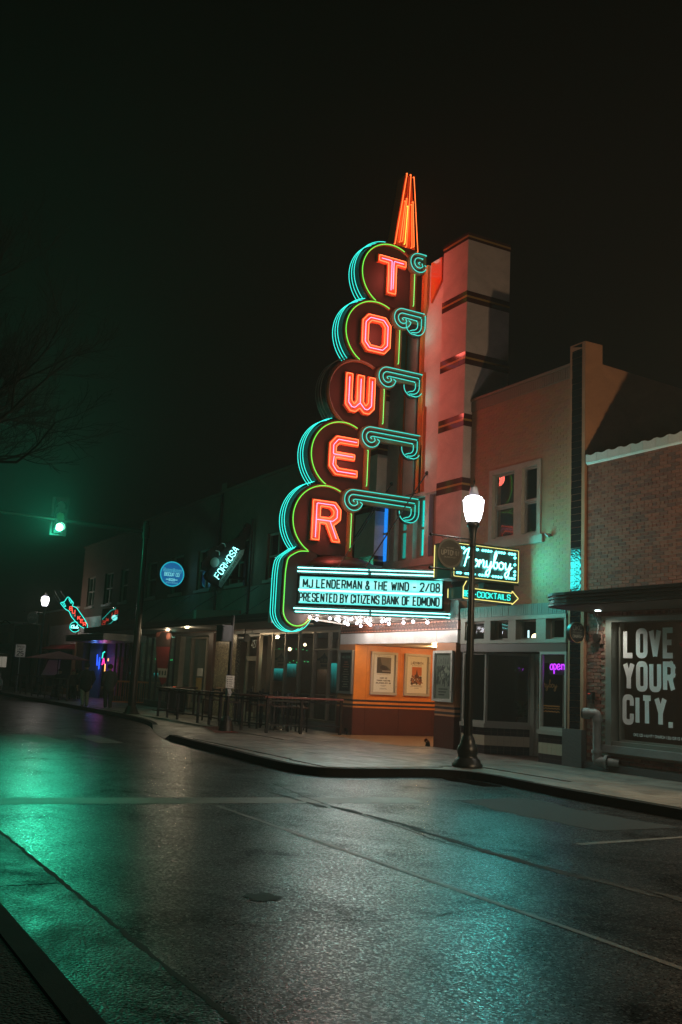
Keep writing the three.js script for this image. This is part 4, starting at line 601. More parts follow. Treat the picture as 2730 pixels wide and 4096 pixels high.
// ---------------------------------------------------------------- the bar's projecting sign
{
  const t = perp('bar_sign', 'dark projecting box sign with a neon script name, bulbs and a yellow arrow', 'neon sign', -18.6, 13.15, 3.7);
  const q = (n, g, m, p = t) => part(n, (Array.isArray(g) ? join(g) : g).translate(-13.15, -3.7, 0), m, p);
  const dk = mat('dark green sign enamel', [0.018, 0.03, 0.026], { roughness: 0.3 });
  q('sign_box', poly(rect(13.1, 15.06, 4.15, 5.0), 0.66).translate(0, 0, -0.66), dk); q('box_edge', [poly(rect(13.08, 15.08, 4.14, 4.16), 0.03).translate(0, 0, -0.02), poly(rect(13.08, 15.08, 4.99, 5.015), 0.03).translate(0, 0, -0.02)], M.darkMetal);
  q('yellow_neon_tube', tube(fil([[13.16, 4.2], [15.02, 4.2], [15.02, 4.96], [13.16, 4.96]].map((p) => V(p[0], p[1], 0.05)), 0.03, true), 0.008, { closed: true }), N.yellow);
  q('yellow_neon_tube', tube([V(13.07, 4.2, -0.62), V(13.07, 4.96, -0.62)], 0.011), N.yellow);
  const face = mat('unlit bulb glass', [0.12, 0.16, 0.16], { roughness: 0.1 }), bl = glow('cyan white bulb', [0.7, 4.4, 4.2]), bg = new THREE.SphereGeometry(0.031, 10, 8);
  const spots = []; for (let i = 0; i < 22; i++) { spots.push([13.28 + i * 0.078, 4.87, i]); spots.push([13.28 + i * 0.078, 4.29, i + 1]); } for (let i = 1; i < 7; i++) spots.push([14.93, 4.29 + i * 0.083, i + 3]);
  for (const [u, v, i] of spots) { const o = part('light_bulb', bg, [3].includes(i % 5) || i === 6 || i === 13 ? face : bl, t); o.position.set(u - 13.15, v - 3.7, 0.03); }
  SCRIPT.forEach((s) => q('script_neon_tube', tube(smooth(s.map(([x, y]) => [13.4 + x * 0.222, 4.47 + y * 0.195, 0.07]), 34), 0.014), N.cyanWhite));
  q('script_back', SCRIPT.map((s, i) => ribbon(smooth(s.map(([x, y]) => [13.43 + x * 0.222, 4.455 + y * 0.195]), 30), 0.06, 0.008 + i * 0.0006)), mat('teal letter panel', [0.1, 0.3, 0.3], { roughness: 0.4 }));
  const ar = [[13.43, 3.71], [14.84, 3.69], [14.84, 3.645], [15.06, 3.83], [14.84, 4.02], [14.84, 3.955], [13.78, 3.97], [13.66, 4.13], [13.52, 4.13], [13.43, 3.98]];
  const ab = q('arrow_box', poly(ar, 0.5).translate(0, 0, -0.5), dk);
  const edge = inset(ar, 0.012).map((p) => V(p[0], p[1], 0.04));
  q('yellow_neon_tube', tube(fil([...edge.slice(7), ...edge.slice(0, 7)].reverse().slice(0, -1), 0.02), 0.011), N.yellow, ab); q('yellow_neon_tube', tube([V(13.37, 3.74, -0.46), V(13.37, 3.95, -0.46)], 0.011), N.yellow, ab);
  const txt = []; let len = strokes('COCKTAILS', 0.125, 0.085, 0.038, () => 0); strokes('COCKTAILS', 0.125, 0.95 / len * 0.085, 0.95 / len * 0.038, (p) => txt.push(tube(p.map((a) => V(13.85 + a.x, 3.77 + a.y, 0.035)), 0.011, { seg: 5 })));
  len = strokes('BEER', 0.125, 0.085, 0.038, () => 0); strokes('BEER', 0.125, 0.085 * 0.28 / len, 0.038 * 0.28 / len, (p) => txt.push(tube(p.map((a) => V(13.47 + a.x, 3.77 + a.y, 0.035)), 0.011, { seg: 5 }))); txt.push(new THREE.SphereGeometry(0.016, 8, 6).translate(13.8, 3.83, 0.035));
  q('neon_lettering', txt, N.cyan, ab);
  q('hanger', box(14.2, 15.1, 4.02, 4.16, -0.4, -0.2), M.blackMetal);
  { const l = new THREE.RectAreaLight(L(0.04, 1, 0.95), 32); l.width = 1.75; l.height = 0.7; l.position.set(-18.6 + 0.09, 4.58, -14.08); l.lookAt(0, 4.58, -14.08); l.name = 'bar_sign_area_light'; scene.add(l); }
}

// ---------------------------------------------------------------- red brick building on the right
const brickB = thing('red_brick_building', 'low red brick shopfront with white lettering in its wide window', 'building', [-12, 0.13, -15.15]);
const bk = (n, g, m, p = brickB, l) => part(n, (Array.isArray(g) ? join(g) : g).translate(12, -0.13, 15.15), m, p, l);
bk('front_wall', wall(-16.37, -7, 0.13, 6.78, -15.17, 0.3, [[-15.76, -10.6, 0.53, 3.3]]), M.mortar);
{
  const bm = [[0.19, 0.055, 0.03], [0.22, 0.066, 0.036], [0.15, 0.043, 0.026], [0.2, 0.074, 0.045], [0.11, 0.038, 0.026]].map((c, i) => mat('red brick ' + 'abcde'[i], c, { map: plasterMap, bumpMap: grainBump, bumpScale: 0.002, roughness: 0.88 }));
  const gs = new THREE.BoxGeometry(0.197, 0.062, 0.03), gh = new THREE.BoxGeometry(0.093, 0.062, 0.03), all = []; uvm(gs); uvm(gh);
  for (let j = 0, y = 0.32; y < 6.7; y += 0.0735, j++) {
    const head = j % 6 === 5, w = head ? 0.104 : 0.2085;
    for (let x = -16.36 + (head ? 0.02 : (j % 2) * 0.104); x < -11.8; x += w) if (!(x + w > -15.78 && x < -10 && y > 0.46 && y < 3.3)) all.push({ x: x + w / 2, y: y + 0.035, head, d: (x + w / 2) ** 2 + (y - 1.7) ** 2 + 230, m: rnd() * 5 | 0 });
  }
  all.sort((a, b) => a.d - b.d);
  const seen = all.filter((b) => b.x < -13.3 - Math.max(0, 3 - b.y) * 0 && !(b.y > 3.4 && b.y < 3.75)), near = new Set(seen.slice(0, 300));
  for (const b of near) { const o = part('brick', b.head ? gh : gs, bm[b.m], brickB); o.position.set(b.x + 12, b.y - 0.13, -0.018 + rr(-0.003, 0.003)); o.rotation.set(rr(-0.015, 0.015), rr(-0.01, 0.01), rr(-0.008, 0.008)); }
  const mm = new THREE.Matrix4();
  for (const head of [true, false]) { const list = all.filter((b) => !near.has(b) && b.head === head), im = new THREE.InstancedMesh(head ? gh : gs, mat('red brick rest', [1, 1, 1], { map: plasterMap, bumpMap: grainBump, bumpScale: 0.002, roughness: 0.88 }), list.length); im.name = 'brickwork'; im.userData.kind = 'stuff'; list.forEach((b, i) => { mm.makeRotationFromEuler(new THREE.Euler(rr(-0.015, 0.015), rr(-0.01, 0.01), 0)); mm.setPosition(b.x + 12, b.y - 0.13, -0.018 + rr(-0.003, 0.003)); im.setMatrixAt(i, mm); im.setColorAt(i, bm[b.m].color); }); brickB.add(im); }
}
bk('plinth', box(-16.36, -7, 0.13, 0.29, -15.3, -15.1), M.stone);
for (let x = -16.3; x < -9; x += 0.34) {
  const g = poly([[0, 0], [0.33, 0], [0.33, 0.19], [0.31, 0.195], ...arc(0.165, 0.42, 0.26, -62, -118, 8).map((p) => [p.x, p.y]), [0.02, 0.195], [0, 0.19]], 0.3, { bevel: 0.005 }); 
  const o = bk('coping_tile', g.translate(x, 6.72 + rr(-0.004, 0.004), -15.34), mat('white glazed coping', [0.55 + rr(-0.06, 0.05), 0.55, 0.5], { roughness: 0.3, map: plasterMap }));
}
bk('coping_bed', box(-16.36, -7, 6.7, 6.725, -15.4, -15.12), M.white);
bk('roof', box(-16.36, -7, 6.0, 6.2, -27, -15.5), M.ground); bk('rear_walls', [box(-16.36, -7, 0.13, 6, -27.2, -27), box(-7.2, -7, 0.13, 6.7, -27, -15.5)], M.leftBrick);
const bw = bk('shop_window', [box(-15.76, -15.6, 0.53, 3.3, -15.45, -15.12), box(-15.6, -10.6, 3.2, 3.3, -15.45, -15.12), box(-15.6, -10.6, 0.68, 0.76, -15.45, -15.16), box(-15.56, -15.52, 0.76, 3.2, -15.42, -15.3), box(-15.56, -10.6, 0.76, 0.8, -15.42, -15.3)], mat('grey window frame', [0.22, 0.23, 0.2], { roughness: 0.4, metalness: 0.4 }));
bk('sill', box(-15.8, -10.5, 0.53, 0.675, -15.4, -15.05), M.galv, bw);
bk('pane', new THREE.PlaneGeometry(4.92, 2.4).translate(-13.06, 2.0, -15.36), M.glass, bw);
const vinyl = mat('pale window lettering', [0.8, 0.86, 0.86], { roughness: 0.6 });
[['LOVE', 2.47], ['YOUR', 1.8], ['CITY.', 1.12]].forEach(([w, y]) => {
  const gs = []; let k = 0; const dx = w === 'CITY.' ? -0.02 : 0; strokes(w, 0.5, 0.205, 0.155, (p, ch) => {
    const lw = 0.112, q = p.map((a) => V(a.x - 15.42 + dx, y + 0.05 + a.y, 0)), put = (r) => gs.push(ribbon(r, 'VY'.includes(ch) ? 0.122 : lw, -15.34 + 0.0006 * k++));
    if (ch === '.') q[1].y = q[0].y + 0.06; if (ch === '.') q[0].y -= 0.05; if (G[ch][0].includes('r')) return put(q);
    for (let i = 0; i < q.length - 1; i++) { const d = q[i + 1].clone().sub(q[i]).normalize(), e = 'V' === ch ? 0.015 : ch === 'Y' ? 0.03 : lw / 2; put([i ? q[i].clone().addScaledVector(d, -e) : q[i], i < q.length - 2 ? q[i + 1].clone().addScaledVector(d, e) : q[i + 1]]); }
  }); bk('window_lettering', gs, vinyl, bw);
});
G['9'] = ['', [0.95, 0.55, 0.25, 0.5, 0, 0.65, 0, 0.9, 0.25, 1, 0.75, 1, 1, 0.85, 1, 0.3, 0.6, 0]]; G[':'] = ['', [0, 0.1, 0, 0.2], [0, 0.6, 0, 0.7]]; G['+'] = ['', [0, 0.45, 1, 0.45], [0.5, 0.1, 0.5, 0.8]]; G['|'] = ['', [0, -0.1, 0, 1.1]]; NARROW[':'] = 0; NARROW['|'] = 0;
{ const gs = []; let k = 0; strokes('OKC COMMUNITY CHURCH | SUNDAYS AT 9:00 + 11:00'.replaceAll('11', 'II'), 0.05, 0.03, 0.016, (p) => gs.push(ribbon(p.map((a) => V(-15.18 + a.x * 0.98, 0.9 + a.y, 0)), 0.009, -15.34 + 0.0002 * k++))); bk('window_small_print', gs, vinyl, bw); }
{ const rm = mat('red window print', [0.4, 0.02, 0.02], { roughness: 0.6 }); bk('red_window_print', [[[-13.92, 3.15], [-13.72, 2.98], [-13.62, 2.9]], [[-13.95, 2.72], [-13.75, 2.88], [-13.5, 2.95]], [[-13.8, 2.3], [-13.5, 2.4]], [[-13.8, 1.3], [-13.5, 1.2]]].map((s, i) => ribbon(s.map((p) => V(p[0], p[1])), 0.085, -15.342 + i * 0.0005)), rm, bw); }
bk('interior_walls', [box(-16.3, -7.3, 0.13, 3.4, -20.2, -20), box(-16.3, -16.1, 0.13, 3.4, -20, -15.5), box(-16.3, -7.3, 3.4, 3.6, -20, -15.5)], M.interiorWarm); bk('interior_floor', box(-16.3, -7.3, 0.1, 0.15, -20, -15.5), M.wood);
{ const t = thing('window_sofa', 'dark tufted sofa behind the lettered window', 'sofa', [-13.4, 0.15, -17]); part('seat', new THREE.BoxGeometry(1.7, 0.3, 0.8).translate(0, 0.3, 0), mat('brown leather', [0.06, 0.03, 0.02], { roughness: 0.4 }), t); for (let i = 0; i < 4; i++) part('cushion', new THREE.SphereGeometry(0.26, 14, 10).scale(0.85, 1.1, 0.5).translate(-0.62 + i * 0.41, 0.72, -0.25), mats['brown leather'], t); for (const s of [-0.8, 0.8]) part('leg', cyl(0.03, 0.02, 0, 0.15, s, 0.3, 8), M.wood, t); }
for (const [x, z] of [[-14.2, -18.5], [-12.2, -17.5]]) { bk('interior_lamp', cyl(0.07, 0.07, 3.36, 3.395, x, z, 14), glow('pale ceiling lamp', [2, 2.8, 3])); bulbLight('interior_lamp_light', [1, 0.72, 0.46], 0.5, [x, 3.3, z], 4); }
// canopy with a rounded end
{
  const out = (d) => [[-7, -15.15], [-16.3 + d, -15.15], ...new THREE.CatmullRomCurve3([[-16.3 + d, -15.1], [-16.32 + d, -14.4], [-16.2 + d, -13.95], [-15.85 + d * 0.6, -13.68 - d * 0.7], [-15.3, -13.6 - d]].map((p) => V(p[0], 0, p[1]))).getPoints(16).map((p) => [p.x, p.z]), [-7, -13.6 - d]];
  const c = bk('canopy', slab(out(0.06), 3.44, 3.69), M.canopy); for (const [a, b, d] of [[3.44, 3.475, 0.0], [3.5, 3.55, 0.025], [3.575, 3.61, 0.0], [3.64, 3.695, -0.02]]) bk('canopy_rib', slab(out(d), a, b), M.darkMetal, c);
  bk('soffit', slab(out(0.1), 3.425, 3.438), mat('soffit boards', [0.12, 0.1, 0.085], { map: plasterMap, roughness: 0.7 }), c);
  bk('downlight', cyl(0.06, 0.06, 3.405, 3.424, -15.6, -14.75, 16), glow('cool downlight', [7, 9, 9]), c);
  bk('downlight', cyl(0.06, 0.06, 3.405, 3.424, -12.4, -14.4, 16), glow('cool downlight two', [7, 9, 9]), c);
  for (const [x, z, i] of [[-15.6, -14.75, 5], [-12.4, -14.4, 9]]) { const s = new THREE.SpotLight(L(1, 0.9, 0.76), i, 0, 1.3, 0.6); s.position.set(x, 3.39, z); s.target.position.set(x, 0, z); s.shadow.radius = 2; s.castShadow = true; s.name = 'downlight_light'; scene.add(s, s.target); }
}
{ // round church sign on a bracket
  const t = perp('church_sign', 'round dark sign of a community church on a wall bracket', 'sign', -16.3, 14.83, 2.75);
  part('sign_disc', new THREE.CylinderGeometry(0.225, 0.225, 0.09, 32).rotateX(Math.PI / 2).translate(0, 0.23, -0.05), M.blackMetal, t); part('disc_rim', new THREE.TorusGeometry(0.215, 0.008, 8, 40).translate(0, 0.23, 0), M.rust, t);
  const ink = mat('pale sign lettering', [0.2, 0.2, 0.15], { roughness: 0.6 }), gs = []; let k = 0;
  for (const [s, h, w, y] of [['OKC', 0.1, 0.25, 0.28], ['COMMUNITY', 0.032, 0.26, 0.215], ['CHURCH', 0.06, 0.26, 0.12]]) { const l = strokes(s, h, 1, 0.35, () => 0); strokes(s, h, w / l, 0.35 * w / l, (p) => gs.push(ribbon(p.map((a) => V(a.x - w / 2, a.y + y)), h * 0.11, 0.0 + 0.0002 * k++ - 0.0045))); }
  part('lettering', join(gs).translate(0, 0, 0.006), ink, t);
  part('bracket', [box(0.2, 0.38, 0.21, 0.25, -0.06, -0.02), box(0.31, 0.33, 0.08, 0.4, -0.08, 0.0)], M.blackMetal, t);
}
{ // fire standpipe
  const t = thing('standpipe', 'grey metal fire standpipe elbow rising beside the lettered window', 'standpipe', [-15.86, 0.14, -14.98]);
  part('riser', cyl(0.085, 0.085, 0.28, 1.02, 0, 0, 18), M.galv, t); part('collar', [cyl(0.11, 0.11, 0.36, 0.42, 0, 0, 18), cyl(0.1, 0.1, 1.0, 1.06, 0, 0, 18)], M.galv, t);
  part('upper_elbow', tube(fil([V(0, 1.03, 0), V(0, 1.16, 0), V(-0.17, 1.16, 0.1)], 0.1), 0.095, { seg: 16 }), M.galv, t); part('coupling', tube([V(-0.14, 1.155, 0.08), V(-0.24, 1.155, 0.14)], 0.115, { seg: 16 }), M.galv, t); part('cap', tube([V(-0.24, 1.155, 0.14), V(-0.27, 1.155, 0.16), V(-0.272, 1.155, 0.161)], (f) => f < 0.7 ? 0.1 : 0.001, { seg: 16 }), M.blackMetal, t);
  part('lower_elbow', tube(fil([V(0, 0.3, 0), V(0, 0.2, 0), V(0.2, 0.2, -0.06)], 0.12), 0.095, { seg: 16 }), M.galv, t); part('flange', tube([V(0.2, 0.2, -0.06), V(0.26, 0.2, -0.08)], 0.14, { seg: 20 }), M.galv, t); part('wall_pipe', tube([V(0.26, 0.2, -0.08), V(0.5, 0.2, -0.16)], 0.08, { seg: 14 }), M.galv, t);
}
{ const t = thing('key_box', 'small black key box on the brick beside the tiled pier', 'key box', [-16.16, 1.58, -15.13]); part('case', box(-0.08, 0.08, 0, 0.16, 0, 0.08), M.blackMetal, t); part('red_light', box(-0.05, 0.02, 0.115, 0.13, 0.08, 0.083), glow('dim red light', [0.5, 0.03, 0.02]), t); part('lid', box(-0.07, 0.07, 0.01, 0.09, 0.0805, 0.088), M.darkMetal, t); }
{ const t = thing('junction_box', 'round junction box with a bent conduit under the canopy', 'junction box', [-15.97, 2.8, -15.13]); part('box_body', new THREE.CylinderGeometry(0.09, 0.09, 0.09, 16).rotateX(Math.PI / 2).translate(0, 0.08, 0.05), M.darkMetal, t); part('plate', box(-0.13, 0.13, -0.05, 0.21, 0, 0.02), M.leftBrick, t); part('conduit', tube(smooth([[0.01, 0.16, 0.05], [0.03, 0.35, 0.05], [-0.03, 0.5, 0.06], [-0.06, 0.64, 0.1]], 16), 0.012), M.galv, t); }
pointLight('canopy_flood_light', [1, 0.7, 0.4], 85, [-8.6, 4.56, -13.6], 4);
{ const t = thing('canopy_flood', 'small floodlight on the canopy roof, beyond the right edge of the view', 'floodlight', [-8.6, 3.69, -13.8]); part('post', cyl(0.02, 0.02, 0, 0.6, 0, 0, 8), M.blackMetal, t); part('flood_lamp', new THREE.SphereGeometry(0.07, 12, 8).translate(0, 0.87, 0.2), N.warm, t); part('arm', rod(V(0, 0.6, 0), V(0, 0.87, 0.14), 0.015), M.blackMetal, t); }

// ---------------------------------------------------------------- street lamps
function makeLamp(label) {
  const t = thing('street_lamp', label, 'street lamp', [0, 0.14, 0], 'black post lamps along the pavement');
  const prof = [[0.5, 0], [0.5, 0.06], [0.44, 0.08], [0.42, 0.14], [0.34, 0.17], [0.31, 0.22], [0.34, 0.28], [0.35, 0.34], [0.3, 0.42], [0.25, 0.46], [0.24, 0.52], [0.215, 0.54], [0.21, 0.56], [0.16, 0.62]].map(([r, y]) => new THREE.Vector2(r * 0.62, y));
  part('base', new THREE.LatheGeometry(prof, 32), M.blackMetal, t);
  const fl = []; for (let i = 0; i < 10; i++) { const a = i / 10 * tau; fl.push(rod(V(0.086 * Math.cos(a), 0.6, 0.086 * Math.sin(a)), V(0.05 * Math.cos(a), 4.45, 0.05 * Math.sin(a)), 0.012, 6)); }
  part('shaft', [cyl(0.09, 0.054, 0.56, 4.5, 0, 0, 20), ...fl], M.blackMetal, t);
  part('capital', new THREE.LatheGeometry([[0.09, 4.45], [0.12, 4.48], [0.12, 4.52], [0.1, 4.55], [0.115, 4.75], [0.16, 4.88], [0.2, 4.9], [0.22, 4.93], [0.22, 4.98], [0.19, 5.0]].map(([r, y]) => new THREE.Vector2(r * 0.62, y)), 28), M.blackMetal, t);
  part('lamp_globe', new THREE.LatheGeometry([[0.2, 5.0], [0.25, 5.06], [0.31, 5.2], [0.34, 5.34], [0.35, 5.43], [0.36, 5.435], [0.36, 5.46], [0.31, 5.48], [0.29, 5.52], [0.2, 5.55], [0, 5.56]].map(([r, y]) => new THREE.Vector2(r * 0.62, y)), 32), N.white, t);
  part('globe_cap', new THREE.LatheGeometry([[0.19, 5.555], [0.16, 5.6], [0.13, 5.72], [0.1, 5.77], [0, 5.78]].map(([r, y]) => new THREE.Vector2(r * 0.62, y)), 24), mat('clear ribbed cap', [0.6, 0.6, 0.65], { roughness: 0.2, metalness: 0.3 }), t);
  part('finial', new THREE.LatheGeometry([[0, 5.77], [0.03, 5.79], [0.02, 5.83], [0.035, 5.86], [0.01, 5.92], [0, 5.99]].map(([r, y]) => new THREE.Vector2(r * 0.62, y)), 12), M.blackMetal, t);
  return t;
}
function lampLights(x, z, i, rgb = [1, 0.86, 0.72]) { for (let k = 0; k < 3; k++) { const a = k / 3 * tau + 0.5; pointLight('street_lamp_light', rgb, i / 3, [x + 0.3 * Math.cos(a), 5.42, z + 0.3 * Math.sin(a)], 5); } }
const lamp0 = makeLamp('black post lamp with a white acorn globe, in front of the bar'); lamp0.position.set(-16.75, 0.14, -12.34); lampLights(-16.75, -12.34, 7.5);
for (const [x, z, l, i] of [[-58.5, -12.9, 'black post lamp with a white acorn globe, far down the street beside the umbrella', 6], [-4.2, -12.3, 'black post lamp beyond the right edge of the view', 5]]) { const c = lamp0.clone(); c.name = numbered('street_lamp'); c.position.set(x, 0.14, z); c.userData.label = l; scene.add(c); lampLights(x, z, i, x > -10 ? [1, 0.8, 0.6] : undefined); }
function districtSign(x, z, label) {
  const t = perp('district_sign', label, 'sign', x, -z - 0.1, 4.0); t.userData.group = 'round district signs hung on the street lamps';
  part('sign_disc', new THREE.CylinderGeometry(0.31, 0.31, 0.02, 40).rotateX(Math.PI / 2).translate(-0.42, 0.41, 0.07), mat('dark green sign sheet', [0.02, 0.025, 0.022], { roughness: 0.35 }), t);
  part('disc_ring', new THREE.RingGeometry(0.265, 0.31, 48).translate(-0.42, 0.41, 0.083), mat('grey sign ring', [0.09, 0.09, 0.075], { roughness: 0.5 }), t);
  const ink = mat('grey sign lettering', [0.2, 0.2, 0.17], { roughness: 0.5 }), gs = []; let k = 0;
  const put = (s, h, w, y, lw) => { const l = strokes(s, h, 1, 0.4, () => 0); strokes(s, h, w / l, 0.4 * w / l, (p) => gs.push(ribbon(p.map((a) => V(a.x - w / 2 - 0.42, a.y + y)), lw, 0.0825 + 0.0002 * k++))); };
  put('UPTOWN', 0.095, 0.43, 0.37, 0.024); put('HISTORIC', 0.03, 0.18, 0.5, 0.005); put('OKLAHOMA CITY', 0.03, 0.3, 0.31, 0.005); gs.push(ribbon([V(-0.64, 0.495), V(-0.54, 0.495)], 0.006, 0.083), ribbon([V(-0.3, 0.495), V(-0.2, 0.495)], 0.006, 0.083));
  part('lettering', join(gs), ink, t);
  part('bracket_arm', [rod(V(-0.9, 0.75, 0.07), V(0.1, 0.75, 0.07), 0.016, 8), new THREE.SphereGeometry(0.035, 10, 8).translate(-0.9, 0.75, 0.07)], M.blackMetal, t); part('bracket_arm', [rod(V(-0.9, 0.07, 0.07), V(0.1, 0.07, 0.07), 0.016, 8), new THREE.SphereGeometry(0.035, 10, 8).translate(-0.9, 0.07, 0.07)], M.blackMetal, t);
  for (const u of [-0.6, -0.25]) part('hanger_ring', new THREE.TorusGeometry(0.03, 0.007, 6, 14).translate(u, 0.735, 0.07), M.blackMetal, t);
}
districtSign(-16.75, -12.24, 'round dark UPTOWN sign hung on the near street lamp'); districtSign(-58.5, -12.8, 'round dark UPTOWN sign hung on the far street lamp');

// ---------------------------------------------------------------- the row of shops to the left
function block(name, label, x0, x1, h, o = {}) {
  const t = thing(name, label, 'building', [(x0 + x1) / 2, 0.13, -15.1]), cx = (x0 + x1) / 2;
  const q = (n, g, m, p = t, l) => part(n, (Array.isArray(g) ? join(g) : g).translate(-cx, -0.13, 15.1), m, p, l);
  const holes = (o.windows ?? []).map(([a, b]) => [a, b, 5.2, 6.92]), m = o.wall ?? M.leftBrick;
  q('front_wall', wall(x0, x1, o.y0 ?? 3.4, h, -15.1, 0.35, holes), m); q('coping', box(x0, x1, h, h + 0.1, -15.5, -15.02), o.coping ?? M.leftBrick);
  q('shell', [box(x0, x0 + 0.2, 0.13, h - 0.3, -27, -15.46), box(x1 - 0.2, x1, 0.13, h - 0.3, -27, -15.46), box(x0, x1, 0.13, h - 0.3, -27.2, -27), box(x0 + 0.2, x1 - 0.2, h - 0.5, h - 0.3, -27, -15.46)], M.leftBrick); q('upper_floor', box(x0 + 0.2, x1 - 0.2, 3.45, 3.6, -27, -15.46), M.interior);
  t.q = q; t.cx = cx;
  return { t, q, windows: () => holes.forEach(([a, b]) => { const w = new THREE.Group(); sashInto(q, a, b); }) };
}
function sashInto(q, a, b, frame = M.trim) {
  const mid = (a + b) / 2, tt = 0.08, z = -15.2, fr = [box(a, a + tt, 5.2, 6.92, z - 0.08, z), box(b - tt, b, 5.2, 6.92, z - 0.08, z), box(a + tt, b - tt, 6.84, 6.92, z - 0.08, z), box(a + tt, b - tt, 5.2, 5.28, z - 0.08, z), box(a + tt, b - tt, 6.03, 6.1, z - 0.07, z - 0.005)];
  if (b - a > 1.55) fr.push(box(mid - 0.06, mid + 0.06, 5.28, 6.84, z - 0.09, z + 0.005));
  const w = q('window', fr, frame); for (const [y0, y1] of [[5.28, 6.03], [6.1, 6.84]]) q('pane', new THREE.PlaneGeometry(b - a - 0.16, y1 - y0).rotateX(rr(-0.01, 0.01)).rotateY(rr(-0.03, 0.03)).translate(mid, (y0 + y1) / 2, z - 0.05), M.glass, w);
  q('sill', box(a - 0.1, b + 0.1, 5.08, 5.195, -15.2, -15.02), frame, w);
}
const A = block('noodle_bar_building', 'two storey brown brick building with the bottle sign', -37.7, -27.3, 9.1, { windows: [[-33.1, -31.5], [-36.75, -34.85], [-30, -28.6]] }); A.windows();
const B = block('biscuit_shop_building', 'two storey dark brick building with the blue round sign', -48.0, -37.72, 9.05, { windows: [[-40.15, -38.5], [-43.4, -41.9], [-47.0, -45.5]] }); B.windows();
const C = block('corner_brick_building', 'far two storey brown brick building with pale sash windows', -59.1, -48.02, 8.75, { windows: [[-51.3, -50.0], [-54.3, -52.7], [-57.8, -56.2]] }); C.windows();
for (const X of [A, B]) { X.q('stucco_band', box(X === A ? -37.7 : -48, X === A ? -27.3 : -37.72, 3.72, 5.03, -15.1, -15.03), M.stucco); }
A.q('downpipe', [rod(V(-37.6, 3.7, -15.0), V(-37.6, 9.0, -15.0), 0.06, 8), rod(V(-34.3, 3.7, -14.98), V(-34.3, 7.6, -14.98), 0.05, 8)], M.blackMetal); B.q('chimney_stub', box(-37.95, -37.4, 9.1, 9.5, -15.5, -15.1), M.leftBrick);
// canopy along the shops
{
  const t = thing('shop_canopy', 'long dark metal canopy hung on wires over the left shopfronts', 'canopy', [-38.5, 3.42, -15.1]), q = (n, g, m, p = t) => part(n, (Array.isArray(g) ? join(g) : g).translate(38.5, -3.42, 15.1), m, p);
  q('canopy_deck', box(-49.4, -27.7, 3.44, 3.62, -15.08, -12.95), M.canopy); q('canopy_edge', [box(-49.42, -27.68, 3.42, 3.5, -12.96, -12.9), box(-49.42, -27.68, 3.53, 3.68, -12.96, -12.91)], M.darkMetal);
  q('white_end_panel', [box(-27.85, -27.62, 3.36, 3.72, -13.3, -12.88)], mat('pale blue end panel', [0.5, 0.62, 0.65], { roughness: 0.5 }));
  q('pink_fascia_board', poly([[-34.6, 3.7], [-34.6, 4.02], [-30.6, 3.86], [-30.6, 3.74]], 0.05).translate(0, 0, -13.15), mat('faded pink board', [0.32, 0.1, 0.09], { roughness: 0.7 })); q('pale_board_end', box(-34.85, -34.6, 3.7, 4.02, -13.15, -13.1), M.greyPlaster);
  for (const x of [-47.5, -44, -40.5, -37, -33.5, -30.5]) q('tie_wire', rod(V(x, 5.0, -15.04), V(x + 0.2, 3.66, -13.0), 0.012), M.blackMetal);
}
